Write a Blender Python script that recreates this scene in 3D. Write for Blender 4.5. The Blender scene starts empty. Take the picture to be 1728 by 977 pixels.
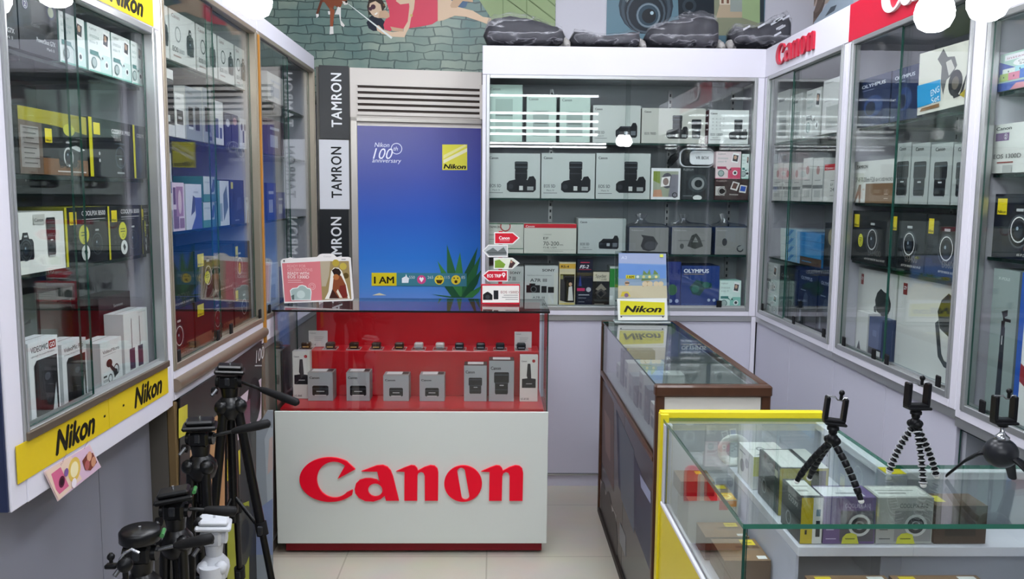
import bpy, math, random
from mathutils import Matrix, Vector
random.seed(7)
S = bpy.context.scene
COL = S.collection
PI = math.pi

# ---------------------------------------------------------------- camera
FPX, PITCH, YAW, ROLL = 1412.0, -0.11426, 0.02282, 0.0091
CX, CY = 864.0, 488.5
EYE = Vector((0, 0, 1.55))
FW = Vector((math.sin(YAW)*math.cos(PITCH), math.cos(YAW)*math.cos(PITCH), math.sin(PITCH)))
_r0 = Vector((math.cos(YAW), -math.sin(YAW), 0))
_u0 = _r0.cross(FW)
RT = math.cos(ROLL)*_r0 + math.sin(ROLL)*_u0
UP = -math.sin(ROLL)*_r0 + math.cos(ROLL)*_u0
cd = bpy.data.cameras.new('camera')
cam = bpy.data.objects.new('camera', cd)
COL.objects.link(cam)
cd.sensor_fit = 'HORIZONTAL'
cd.sensor_width = 36.0
cd.lens = 36.0*FPX/1728.0
cd.clip_start = 0.02
rot = Matrix((RT, UP, -FW)).transposed()
cam.matrix_world = Matrix.Translation(EYE) @ rot.to_4x4()
S.camera = cam

# ---------------------------------------------------------------- world, light, exposure
w = bpy.data.worlds.new('world')
S.world = w
w.use_nodes = True
w.node_tree.nodes['Background'].inputs[0].default_value = (0.75, 0.85, 1, 1)
w.node_tree.nodes['Background'].inputs[1].default_value = 0.25
S.view_settings.view_transform = 'Standard'
S.view_settings.look = 'None'
S.view_settings.gamma = 1
S.view_settings.use_curve_mapping = False
S.view_settings.exposure = 0.12
PANEL_LIGHT = 17
TUBE_LIGHT = 16.0
BULB_LIGHT = 30.0

# ---------------------------------------------------------------- measuring helpers
def ray(px, py):
    return FW + RT*((px-CX)/FPX) - UP*((py-CY)/FPX)
def on(ax, val, px, py):
    i = 'xyz'.index(ax); d = ray(px, py)
    return EYE + d*((val-EYE[i])/d[i])
def on_plane(p0, n, px, py):
    d = ray(px, py)
    return EYE + d*((Vector(p0)-EYE).dot(n)/d.dot(n))
def y_at(x, z, px):            # depth at which the line (x, *, z) stands at pixel column px
    k = (px-CX)/FPX
    a = RT - FW*k
    return -(a.x*x + a.z*(z-EYE.z))/a.y
def x_at(y, z, px):
    k = (px-CX)/FPX
    a = RT - FW*k
    return -(a.y*y + a.z*(z-EYE.z))/a.x
def z_at(x, y, py):
    k = (py-CY)/FPX
    a = UP + FW*k
    return EYE.z - (a.x*x + a.y*y)/a.z

# ---------------------------------------------------------------- materials
MATS = {}
def lin(c):
    return c/12.92 if c <= 0.04045 else ((c+0.055)/1.055)**2.4
def rgb(h):
    return tuple(lin(int(h[i:i+2], 16)/255) for i in (0, 2, 4)) + (1,)
def mat(h, rough=0.45, metal=0.0, emit=0.0, coat=0.0, var=0.0, bump=0.0, scale=20.0):
    key = (h, rough, metal, emit, coat, var, bump, scale)
    if key in MATS: return MATS[key]
    m = bpy.data.materials.new('m_'+h); m.use_nodes = True
    nt = m.node_tree; b = nt.nodes['Principled BSDF']
    b.inputs['Base Color'].default_value = rgb(h)
    b.inputs['Roughness'].default_value = rough
    b.inputs['Metallic'].default_value = metal
    b.inputs['Coat Weight'].default_value = coat
    if not metal: b.inputs['Specular IOR Level'].default_value = 0.22 if rough > 0.33 else 0.38
    if emit:
        b.inputs['Emission Color'].default_value = rgb(h)
        b.inputs['Emission Strength'].default_value = emit
    if var or bump:
        tc = nt.nodes.new('ShaderNodeTexCoord')
        no = nt.nodes.new('ShaderNodeTexNoise'); no.inputs['Scale'].default_value = scale; no.inputs['Detail'].default_value = 4
        nt.links.new(tc.outputs['Object'], no.inputs['Vector'])
        if var:
            mx = nt.nodes.new('ShaderNodeMix'); mx.data_type = 'RGBA'
            c = rgb(h)
            mx.inputs[6].default_value = tuple(max(0, x*(1-var)) for x in c[:3])+(1,)
            mx.inputs[7].default_value = tuple(min(1, x*(1+var)) for x in c[:3])+(1,)
            nt.links.new(no.outputs['Fac'], mx.inputs[0]); nt.links.new(mx.outputs[2], b.inputs['Base Color'])
        if bump:
            bp = nt.nodes.new('ShaderNodeBump'); bp.inputs['Strength'].default_value = bump; bp.inputs['Distance'].default_value = 0.01
            nt.links.new(no.outputs['Fac'], bp.inputs['Height']); nt.links.new(bp.outputs['Normal'], b.inputs['Normal'])
    MATS[key] = m
    return m
def glass_mat(name, tint, refl=1.0, rough=0.0):
    if name in MATS: return MATS[name]
    m = bpy.data.materials.new(name); m.use_nodes = True
    nt = m.node_tree; nt.nodes.remove(nt.nodes['Principled BSDF'])
    out = nt.nodes['Material Output']
    tr = nt.nodes.new('ShaderNodeBsdfTransparent'); tr.inputs[0].default_value = tint+(1,)
    gl = nt.nodes.new('ShaderNodeBsdfGlossy'); gl.inputs['Roughness'].default_value = rough
    lw = nt.nodes.new('ShaderNodeLayerWeight'); lw.inputs['Blend'].default_value = 0.5
    p = nt.nodes.new('ShaderNodeMath'); p.operation = 'POWER'; p.inputs[1].default_value = 5
    nt.links.new(lw.outputs['Facing'], p.inputs[0])
    a = nt.nodes.new('ShaderNodeMath'); a.operation = 'MULTIPLY_ADD'
    a.inputs[1].default_value = 0.93; a.inputs[2].default_value = 0.045*refl
    a.use_clamp = True
    nt.links.new(p.outputs[0], a.inputs[0])
    mx = nt.nodes.new('ShaderNodeMixShader')
    nt.links.new(a.outputs[0], mx.inputs[0]); nt.links.new(tr.outputs[0], mx.inputs[1]); nt.links.new(gl.outputs[0], mx.inputs[2])
    nt.links.new(mx.outputs[0], out.inputs[0])
    MATS[name] = m
    return m
GLASS = lambda: glass_mat('cabinet_glass', (0.955, 0.975, 0.97), 1.15)
TOPGLASS = lambda: glass_mat('counter_glass', (0.93, 0.97, 0.955), 1.5)
SHELFGLASS = lambda: glass_mat('shelf_glass', (0.50, 0.60, 0.58), 1.2)
PLASTIC = lambda: glass_mat('plastic_film', (0.93, 0.94, 0.95), 2.5, 0.18)
EDGE = lambda: mat('1f4a40', 0.2)
ALU = lambda: mat('b9bbbb', 0.32, 0.75)
WHITE = lambda: mat('d8d6e0', 0.4, var=0.02, scale=3)
LILAC = lambda: mat('c3c2d0', 0.45, var=0.03, scale=2)
WOOD = lambda: mat('4c3122', 0.35, coat=0.2, var=0.25, bump=0.05, scale=30)
BLACK = lambda: mat('101114', 0.35)
RUBBER = lambda: mat('151517', 0.6)

# ---------------------------------------------------------------- mesh building
TXT = {}
def text_shape(s, bold=0.0, shear=0.0, space=1.0):
    key = (s, bold, shear, space)
    if key not in TXT:
        c = bpy.data.curves.new('t', 'FONT'); c.body = s; c.size = 1; c.offset = 0; c.shear = shear
        c.space_character = space; c.resolution_u = 3
        o = bpy.data.objects.new('t', c)
        me = bpy.data.meshes.new_from_object(o)
        vs = [(v.co.x, v.co.y) for v in me.vertices]; fs = [tuple(p.vertices) for p in me.polygons]
        bpy.data.meshes.remove(me); bpy.data.objects.remove(o); bpy.data.curves.remove(c)
        if bold:
            v0, f0 = vs, fs; vs = []; fs = []
            for dx, dy in ((0, 0), (bold, 0), (-bold, 0), (0, bold*.7), (0, -bold*.7)):
                fs = fs + [tuple(k+len(vs) for k in f) for f in f0]; vs = vs + [(x+dx, y+dy, len(vs)//len(v0)) for x, y in v0]
        if vs:
            x0 = min(v[0] for v in vs); x1 = max(v[0] for v in vs); y1 = max(v[1] for v in vs)
            vs = [(v[0]-x0, v[1], v[2] if len(v) > 2 else 0) for v in vs]
        else: x0 = x1 = 0; y1 = 1
        TXT[key] = (vs, fs, x1-x0)
    return TXT[key]
def fill_shape(key, loops, depth=0.0):
    if key not in TXT:
        c = bpy.data.curves.new('f', 'CURVE'); c.dimensions = '2D'; c.fill_mode = 'BOTH'; c.extrude = depth
        for lp in loops:
            s = c.splines.new('POLY'); s.points.add(len(lp)-1)
            for i, (x, y) in enumerate(lp): s.points[i].co = (x, y, 0, 1)
            s.use_cyclic_u = True
        o = bpy.data.objects.new('f', c)
        me = bpy.data.meshes.new_from_object(o)
        TXT[key] = ([tuple(v.co) for v in me.vertices], [tuple(p.vertices) for p in me.polygons])
        bpy.data.meshes.remove(me); bpy.data.objects.remove(o); bpy.data.curves.remove(c)
    return TXT[key]

class MB:
    def __init__(s): s.v = []; s.f = []; s.m = []; s.mats = []; s.sm = []
    def mi(s, m):
        if m not in s.mats: s.mats.append(m)
        return s.mats.index(m)
    def add(s, vs, fs, m, T=None, smooth=False):
        o = len(s.v); i = s.mi(m)
        for v in vs:
            v = Vector(v)
            s.v.append(tuple(T @ v if T is not None else v))
        for f in fs: s.f.append(tuple(o+k for k in f)); s.m.append(i); s.sm.append(smooth)
        return s
    def box(s, x0, y0, z0, x1, y1, z1, m, T=None, edge=None, axis=None):
        """axis: faces across this axis take m, the others edge"""
        vs = [(x, y, z) for x in (x0, x1) for y in (y0, y1) for z in (z0, z1)]
        fs = [((0, 1, 3, 2), 0), ((4, 6, 7, 5), 0), ((0, 4, 5, 1), 1), ((2, 3, 7, 6), 1), ((0, 2, 6, 4), 2), ((1, 5, 7, 3), 2)]
        if edge is None: return s.add(vs, [f for f, _ in fs], m, T)
        s.add(vs, [f for f, a in fs if a == axis], m, T)
        return s.add(vs, [f for f, a in fs if a != axis], edge, T)
    def bbox(s, x0, y0, z0, x1, y1, z1, m, r=0.004, T=None):
        """box with chamfered vertical and horizontal edges"""
        r = min(r, (x1-x0)/2.01, (y1-y0)/2.01, (z1-z0)/2.01)
        vs = []; idx = {}
        for a in (0, 1):
            for b in (0, 1):
                for c in (0, 1):
                    X, Y, Z = (x0, x1)[a], (y0, y1)[b], (z0, z1)[c]
                    sx, sy, sz = (r, -r)[a], (r, -r)[b], (r, -r)[c]
                    idx[a, b, c] = len(vs)
                    vs += [(X, Y+sy, Z+sz), (X+sx, Y, Z+sz), (X+sx, Y+sy, Z)]
        I = lambda a, b, c, k: idx[a, b, c]+k
        fs = []
        for a in (0, 1): fs.append([I(a, 0, 0, 0), I(a, 0, 1, 0), I(a, 1, 1, 0), I(a, 1, 0, 0)][::1 if a == 0 else -1])
        for b in (0, 1): fs.append([I(0, b, 0, 1), I(1, b, 0, 1), I(1, b, 1, 1), I(0, b, 1, 1)][::1 if b == 0 else -1])
        for c in (0, 1): fs.append([I(0, 0, c, 2), I(0, 1, c, 2), I(1, 1, c, 2), I(1, 0, c, 2)][::1 if c == 0 else -1])
        for b in (0, 1):
            for c in (0, 1): fs.append([I(0, b, c, 1), I(1, b, c, 1), I(1, b, c, 2), I(0, b, c, 2)])
        for a in (0, 1):
            for c in (0, 1): fs.append([I(a, 0, c, 0), I(a, 1, c, 0), I(a, 1, c, 2), I(a, 0, c, 2)])
        for a in (0, 1):
            for b in (0, 1): fs.append([I(a, b, 0, 0), I(a, b, 1, 0), I(a, b, 1, 1), I(a, b, 0, 1)])
        for k in idx.values(): fs.append([k, k+1, k+2])
        return s.add(vs, fs, m, T)
    def tube(s, pts, rad, m, n=10, T=None, caps=True, smooth=True):
        pts = [Vector(p) for p in pts]
        if not isinstance(rad, (list, tuple)): rad = [rad]*len(pts)
        vs = []; fs = []
        prev = None
        for i, p in enumerate(pts):
            d = (pts[min(i+1, len(pts)-1)]-pts[max(i-1, 0)]).normalized()
            if prev is None:
                a = Vector((0, 0, 1)) if abs(d.z) < 0.9 else Vector((1, 0, 0))
                u = d.cross(a).normalized()
            else: u = (prev - d*prev.dot(d)).normalized()
            prev = u; v = d.cross(u)
            for k in range(n):
                t = 2*PI*k/n
                vs.append(p + (u*math.cos(t)+v*math.sin(t))*rad[i])
        for i in range(len(pts)-1):
            for k in range(n):
                k2 = (k+1) % n
                fs.append((i*n+k, i*n+k2, (i+1)*n+k2, (i+1)*n+k))
        s.add(vs, fs, m, T, smooth)
        if caps:
            s.add(vs[:n], [tuple(range(n))[::-1]], m, T); s.add(vs[-n:], [tuple(range(n))], m, T)
        return s
    def lathe(s, prof, m, n=20, T=None, smooth=True):
        """profile of (r, z) turned about z"""
        vs = []; fs = []
        for r, z in prof:
            for k in range(n): vs.append((r*math.cos(2*PI*k/n), r*math.sin(2*PI*k/n), z))
        for i in range(len(prof)-1):
            for k in range(n):
                k2 = (k+1) % n
                fs.append((i*n+k, i*n+k2, (i+1)*n+k2, (i+1)*n+k))
        return s.add(vs, fs, m, T, smooth)
    def ball(s, c, r, m, n=14, T=None, sc=(1, 1, 1)):
        prof = [(math.sin(PI*i/(n//2+2))*1.0, -math.cos(PI*i/(n//2+2))) for i in range(n//2+3)]
        M = Matrix.Translation(c) @ Matrix.Diagonal((r*sc[0], r*sc[1], r*sc[2], 1))
        if T is not None: M = T @ M
        return s.lathe(prof, m, n, M)
    def prism(s, pts, z0, z1, m, T=None, side=None):
        n = len(pts)
        vs = [(x, y, z0) for x, y in pts]+[(x, y, z1) for x, y in pts]
        s.add(vs, [tuple(range(n))[::-1], tuple(range(n, 2*n))], m, T)
        return s.add(vs, [(i, (i+1) % n, n+(i+1) % n, n+i) for i in range(n)], side or m, T)
    def obj(s, name, parent=None, loc=None, rz=0.0):
        me = bpy.data.meshes.new(name)
        me.from_pydata(s.v, [], s.f)
        for m in s.mats: me.materials.append(m)
        me.polygons.foreach_set('material_index', s.m)
        me.polygons.foreach_set('use_smooth', s.sm)
        me.update()
        o = bpy.data.objects.new(name, me); COL.objects.link(o)
        if loc is not None: o.location = loc
        o.rotation_euler = (0, 0, rz)
        if parent is not None: o.parent = parent
        return o
def tag(o, label, cat, group=None, kind=None):
    if label: o['label'] = label
    if cat: o['category'] = cat
    if group: o['group'] = group
    if kind: o['kind'] = kind
    return o
def thing(name, label, cat, loc=(0, 0, 0), rz=0.0, group=None):
    o = bpy.data.objects.new(name, None); COL.objects.link(o)
    o.location = loc; o.rotation_euler = (0, 0, rz); o.empty_display_size = 0.05
    return tag(o, label, cat, group)
def struct(o):
    o['kind'] = 'structure'; return o

# ---------------------------------------------------------------- printed art
# prims live on a face with u, v in 0..1 (v up); a = width/height of that face
STEP = 0.00012
def arc(cx, cy, rx, ry, a0, a1, n=20):
    return [(cx+rx*math.cos(math.radians(a0+(a1-a0)*i/n)), cy+ry*math.sin(math.radians(a0+(a1-a0)*i/n))) for i in range(n+1)]
def put(prims, u, v, s, a, sx=1.0):
    """places art drawn in its own unit square (origin at its base middle, y up) on a face of aspect a"""
    out = []
    X = lambda x: u + x*s*sx/a
    Y = lambda y: v + y*s
    for p in prims:
        k = p[0]
        if k == 'r': out.append(('r', X(p[1]), Y(p[2]), X(p[3]), Y(p[4]), p[5]))
        elif k == 'p': out.append(('p', [(X(x), Y(y)) for x, y in p[1]], p[2]))
        elif k == 'c': out.append(('c', X(p[1]), Y(p[2]), p[3]*s, p[4]))
        elif k == 'o': out.append(('o', X(p[1]), Y(p[2]), p[3]*s, p[4]*s, p[5]))
        elif k == 't': out.append(('t', X(p[1]), Y(p[2]), p[3]*s, p[4], p[5]) + tuple(p[6:]))
    return out
def draw(mb, prims, W, H, T, rough=0.4, clip=False):
    """T maps (x, y, 0) on the face to the world, z outward"""
    lift = 0.0003
    if clip:
        add0 = mb.add
        class _C:
            @staticmethod
            def add(vs, fs, m, T): return add0([(min(max(v[0], 0), W), min(max(v[1], 0), H), v[2]) for v in vs], fs, m, T)
        mb = _C
    for p in prims:
        k = p[0]; lift += STEP
        m = mat(p[-1], rough) if k != 't' else mat(p[5], rough)
        if k == 'r':
            x0, y0, x1, y1 = p[1]*W, p[2]*H, p[3]*W, p[4]*H
            mb.add([(x0, y0, lift), (x1, y0, lift), (x1, y1, lift), (x0, y1, lift)], [(0, 1, 2, 3)], m, T)
        elif k == 'p':
            pts = [(x*W, y*H, lift) for x, y in p[1]]
            mb.add(pts, [tuple(range(len(pts)))], m, T)
        elif k == 'c':
            n = 18; r = p[3]*H
            mb.add([(p[1]*W+r*math.cos(2*PI*i/n), p[2]*H+r*math.sin(2*PI*i/n), lift) for i in range(n)], [tuple(range(n))], m, T)
        elif k == 'e':
            n = 18
            mb.add([(p[1]*W+p[3]*W*math.cos(2*PI*i/n), p[2]*H+p[4]*H*math.sin(2*PI*i/n), lift) for i in range(n)], [tuple(range(n))], m, T)
        elif k == 'o':
            n = 20; r = p[3]*H; q = max(r-p[4]*H, 0.0)
            vs = [(p[1]*W+R_*math.cos(2*PI*i/n), p[2]*H+R_*math.sin(2*PI*i/n), lift) for R_ in (r, q) for i in range(n)]
            mb.add(vs, [(i, (i+1) % n, n+(i+1) % n, n+i) for i in range(n)], m, T)
        elif k == 't':
            opt = p[6] if len(p) > 6 else {}
            vs, fs, tw = text_shape(p[4], opt.get('b', 0.0), opt.get('s', 0.0), opt.get('sp', 1.0))
            h = p[3]*H/0.73
            sx = h*opt.get('x', 1.0)
            if 'w' in opt and tw > 0: sx = opt['w']*W/tw
            ox = {'l': 0, 'c': -tw*sx/2, 'r': -tw*sx}[opt.get('a', 'l')]
            R2 = opt.get('rot', 0)
            out = []
            for x, y, ly in vs:
                x = x*sx+ox; y = y*h
                if R2: x, y = x*math.cos(R2)-y*math.sin(R2), x*math.sin(R2)+y*math.cos(R2)
                out.append((p[1]*W+x, p[2]*H+y, lift+ly*.00003))
            mb.add(out, fs, m, T); lift += .0001 if 'b' in opt else 0
DK, DK2, DK3, LT = '17191d', '2c3136', '0b0c0e', 'c9ccc8'
CAMTOP = [('p', [(-.36, .02), (-.46, .1), (-.46, .3), (-.38, .38), (-.2, .42), (-.1, .5), (.12, .5), (.2, .4), (.26, .52), (.4, .54), (.48, .42), (.48, .1), (.4, .02)], DK),
          ('r', -.2, .44, .2, .72, DK), ('p', [(-.18, .72), (-.21, .76), (-.21, .98), (-.17, 1.0), (.17, 1.0), (.21, .98), (.21, .76), (.18, .72)], DK),
          ('r', -.2, .6, .2, .64, DK2), ('r', -.21, .8, .21, .84, '3c444a'), ('r', -.19, .94, .19, .97, '4a5258'),
          ('r', -.06, .08, .06, .22, LT), ('r', .2, .08, .4, .2, '9ba09f'), ('c', -.33, .2, .08, DK2)]
CAMBODY = [('p', [(-.5, .05), (-.55, .15), (-.55, .4), (-.42, .5), (-.3, .62), (.25, .62), (.34, .8), (.5, .8), (.58, .62), (.58, .12), (.5, .03)], DK),
           ('r', -.1, .2, .08, .36, 'a9b2b8'), ('r', .24, .16, .5, .38, '6a7076'), ('c', -.42, .3, .1, DK2), ('r', -.25, .56, .2, .6, '3b4248')]
CAMFRONT = [('p', [(-.55, .05), (-.6, .15), (-.6, .62), (-.5, .72), (-.28, .74), (-.18, .95), (.18, .95), (.28, .74), (.5, .72), (.6, .62), (.6, .15), (.55, .05)], DK),
            ('r', -.58, .3, -.36, .6, DK2), ('c', 0, .38, .36, DK3), ('o', 0, .38, .36, .04, '4a5056'), ('o', 0, .38, .26, .03, '3b4046'),
            ('c', 0, .38, .15, '1d2733'), ('c', -.05, .44, .04, '8fa0ac'), ('r', -.12, .8, .12, .86, 'b9bdbd')]
LENS = [('p', [(-.22, 0), (-.28, .08), (-.28, .5), (-.32, .56), (-.32, .96), (-.28, 1), (.28, 1), (.32, .96), (.32, .56), (.28, .5), (.28, .08), (.22, 0)], DK),
        ('r', -.3, .86, .3, .9, '46525a'), ('r', -.28, .5, .28, .54, '3c464c'), ('r', -.28, .2, .28, .26, '333b40'), ('r', -.08, .4, .1, .44, 'c5cbcc'), ('r', -.22, -.02, .22, .03, 'a7acac')]
LENSWIDE = [('p', [(-.5, .1), (-.5, .9), (-.42, 1), (.42, 1), (.5, .9), (.5, .1), (.42, .02), (-.42, .02)], DK), ('r', -.48, .62, .48, .72, '3f474d'),
            ('r', -.25, .38, .25, .48, 'aeb4b5'), ('r', -.36, .0, .36, .1, 'c3c7c6'), ('r', -.45, .2, .45, .26, DK2)]
CHARGER = [('p', [(-.3, 0), (-.3, .52), (-.06, .56), (-.1, .7), (-.06, 1.4), (.06, 1.4), (.1, .7), (.1, .56), (.3, .52), (.3, 0)], DK), ('r', -.12, .22, .14, .26, 'b5b5b5')]
BADGE = lambda c, c2='ffffff': [('c', 0, 0, .5, c), ('o', 0, 0, .42, .05, c2), ('t', -.17, -.24, .5, '2', c2, {'b': .02})]

def A_eos(model, base='d5d9d4', cam=CAMTOP, cu=.68, cs=.66, sub=True, lens=False, name=.09, cv=.12):
    def f(a):
        L = [('r', 0, 0, 1, 1, base), ('t', .04, .87, .055, 'Canon', '2a2a2c', {'b': .025}), ('t', .05, .24, name*.8, model, '34373a', {'x': .8, 'b': .01})]
        if sub: L += [('t', .1, .16, .04, 'Mark IV', '55585a', {}), ('r', .04, .11, .3, .125, '7a7d7c')]
        L += put(cam, cu, cv, cs, a)
        if lens: L += put(LENS, .86, .14, .55, a, .8)
        return L
    return f
def A_dots(model):
    def f(a):
        L = A_eos(model, 'dadedb', CAMTOP, .74, .6)(a)
        for i in range(4):
            for j in range(4): L.append(('c', .1+.09*j, .74-.1*i, .012, '8a8e8e'))
        return L
    return f
def A_plain(base, *prims):
    return lambda a: [('r', 0, 0, 1, 1, base)] + list(prims)
def A_nikon(model, oval=False, band='6b4a30', base='14161a', text='a5855c', cu=.58, badge=False, cv=.16, cs=.72):
    def f(a):
        L = [('r', 0, 0, 1, 1, base), ('r', 0, 0, 1, .27, band)] + put(CAMFRONT, cu, cv, cs, a)
        L += [('o', cu, cv+.3, .2, .02, 'd9dcda')]
        L += [('r', .05, .68, .2, .93, 'e2cf1f'), ('t', .06, .7, .05, 'Nikon', '15150f', {'w': .13, 'b': .02})]
        L += [('t', .5, .15, .12, model, text, {'w': .34, 'b': .01}), ('t', .4, .06, .04, 'AF-P DX NIKKOR 18-55 VR KIT', 'e6e4dc', {'w': .55})]
        if oval: L += [('e', .27, .42, .07, .13, 'd3d232'), ('o', .27, .36, .045, .01, '5d6412'), ('r', .23, .46, .31, .475, '5d6412'), ('r', .235, .42, .305, .435, '5d6412')]
        if badge: L += put(BADGE('b5321f'), .55, .82, .3, a)
        return L
    return f
def A_coolpix(model, base='12151c'):
    def f(a):
        L = [('r', 0, 0, 1, 1, base), ('r', 0, 0, .045, 1, 'cfc822'), ('r', .1, .7, .26, .92, 'e2cf1f'), ('t', .11, .72, .045, 'Nikon', '15150f', {'w': .13, 'b': .02}),
             ('t', .38, .85, .085, 'COOLPIX ' + model, 'f2f2f2', {'w': .58}), ('r', .38, .78, .95, .79, 'c9c9c9'), ('r', .38, .74, .8, .75, '8a8d90')]
        L += put(CAMFRONT, .72, .12, .56, a)
        L += [('e', .4, .52, .12, .17, 'd3d22f'), ('r', .33, .55, .47, .57, '5d6412'), ('r', .33, .5, .47, .52, '5d6412'), ('o', .4, .43, .04, .01, '5d6412'),
              ('e', .42, .2, .1, .14, 'e3e6e4'), ('p', [(.38, .22), (.42, .28), (.47, .2), (.42, .13)], '26292d')]
        L += [('c', .16+.1*(i % 2), .42-.1*(i//2), .03, '3c4148') for i in range(6)]
        return L
    return f
def A_instax(main='7fc3b4', base='e9efec', cam='cfe4df', dark='3f7f79'):
    def f(a):
        L = [('r', 0, 0, 1, 1, base), ('t', .08, .88, .05, 'FUJIFILM', '7d8886', {'w': .3}), ('t', .08, .72, .09, 'instax', '9fb4b0', {'w': .42}), ('t', .08, .6, .07, 'mini 9', '9fb4b0', {'w': .34}),
             ('p', [(.62, .62), (.88, .58), (.94, .92), (.68, .96)], 'f7f7f5'), ('p', [(.66, .66), (.86, .63), (.9, .86), (.7, .89)], '4a4a4d'), ('e', .77, .79, .06, .07, 'c9a58d'),
             ('p', [(.5, 0), (.5, .3), (.62, .42), (.95, .42), (1, .4), (1, 0)], cam), ('c', .78, .22, .09, 'eef1ef'), ('c', .78, .22, .05, '23292c'), ('c', .6, .34, .03, '2b3234'),
             ('r', .06, .36, .42, .45, dark), ('p', [(.3, .4), (.42, .4), (.56, .28)], dark), ('c', .22, .2, .12, 'aab9b6'), ('o', .22, .2, .12, .03, '66807c'), ('r', 0, 0, 1, .03, main)]
        return L
    return f
def A_lens_big(a):
    return [('r', 0, 0, 1, 1, 'a9b0ac'), ('t', .2, .88, .06, 'Canon', '26282a', {'w': .45, 'b': .025})] + put(LENS, .5, .12, .58, a, 1.1)
def A_lensbox(shape, s=.42, cv=.16, sx=1.0, base='a3a8ab'):
    return lambda a: [('r', 0, 0, 1, 1, base), ('t', .07, .78, .08, 'Canon', '232527', {'w': .4, 'b': .03})] + put(shape, .5, cv, s, a, sx)
def A_white_cam(a):
    return [('r', 0, 0, 1, 1, 'e6e8e2')] + put(CAMFRONT, .5, .2, .5, a, .8) + put(LENS, .82, .24, .66, a, .7) + [
        ('r', .28, .8, .42, .96, 'b9bab2'), ('r', .6, .8, .74, .96, 'b9bab2'), ('t', .29, .84, .06, 'Canon', '3a3a3a', {'w': .11}), ('t', .61, .84, .06, 'Canon', '3a3a3a', {'w': .11}), ('t', .02, .16, .1, '0D', '44474a', {'w': .06})]
def A_rode(title, sub='Lightweight On-Camera Microphone', go=False):
    def f(a):
        L = [('r', 0, 0, 1, 1, 'e9ebec'), ('t', .08, .865, .075, title, '1d1d22', {'w': .57 if go else .8, 'b': .012}), ('t', .08, .81, .022, sub, '55555a', {'w': .8})]
        if go: L += [('r', .68, .85, .93, .955, 'a3352b'), ('t', .71, .87, .065, 'GO', 'ffffff', {'w': .18, 'b': .02})]
        L += [('p', [(.16, .02), (.16, .7), (.24, .76), (.94, .76), (.94, .02)], '202024'), ('p', [(.5, .2), (.42, .5), (.5, .66), (.72, .6), (.78, .3), (.66, .16)], '33343a'),
              ('p', [(.3, .1), (.36, .34), (.5, .3), (.56, .06)], '0f0f12'), ('p', [(.72, .05), (.86, .4), (.88, .05)], 'cfd6d6'), ('e', .58, .52, .1, .05, '5a5d66')]
        return L
    return f
def A_micro(a):
    return [('r', 0, 0, 1, 1, 'e4e7e6'), ('t', .1, .74, .075, 'VideoMicro', '1d1d22', {'w': .78, 'b': .015}), ('r', .1, .69, .7, .7, '9a9a9a'),
            ('e', .38, .5, .14, .09, '1b1b1e'), ('p', [(.44, .48), (.62, .34), (.74, .3), (.76, .2), (.6, .12), (.56, .26), (.4, .4)], '232327'), ('o', .7, .3, .13, .03, '2b2b2f'), ('o', .4, .16, .1, .025, '2b2b2f'),
            ('r', .08, .22, .24, .26, '1c1c1c'), ('t', .07, .12, .06, 'RODE', '1c1c1c', {'w': .2})]
def A_gimbal(title=True, dark=False, cs=.36, cu=.7):
    def f(a):
        L = [('r', 0, 0, 1, 1, 'd9dbd6'), ('r', .08, .8, .15, .93, '8d2f2b'), ('t', .09, .86, .035, 'ZY', 'ffffff', {'w': .05, 'b': .02})]
        L += put([('p', [(-.3, .1), (-.4, .5), (-.3, .8), (-.1, 1), (.1, .9), (.35, .85), (.5, .5), (.4, .1), (.1, -.1)], '23282a'), ('c', .3, .4, .3, '15191b'), ('c', .3, .4, .2, '3a4144'),
                  ('p', [(-.35, .3), (-.45, .2), (-.3, -.6), (-.1, -.8), (.2, -.82), (.2, -.7), (-.1, -.65), (-.2, -.5)], '3c4347'), ('p', [(.05, -.7), (.25, -.7), (.3, -1.1), (.05, -1.1)], '343b3f')], cu, .5, cs, a, 1.5)
        if title: L += [('t', .62, .16, .09, 'Crane 2', '4a4a4a', {'w': .34})]
        return L
    return f
def A_olympus_dark(a):
    return [('r', 0, 0, 1, 1, '1d2c52'), ('t', .1, .8, .07, 'OLYMPUS', 'd5dbe6', {'w': .75, 'b': .03}), ('r', .12, .74, .5, .75, '93a0bb'), ('e', .5, .4, .3, .22, '2c4478'), ('e', .42, .36, .16, .14, '18223c'), ('e', .66, .42, .1, .1, '3a527f')]

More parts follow.
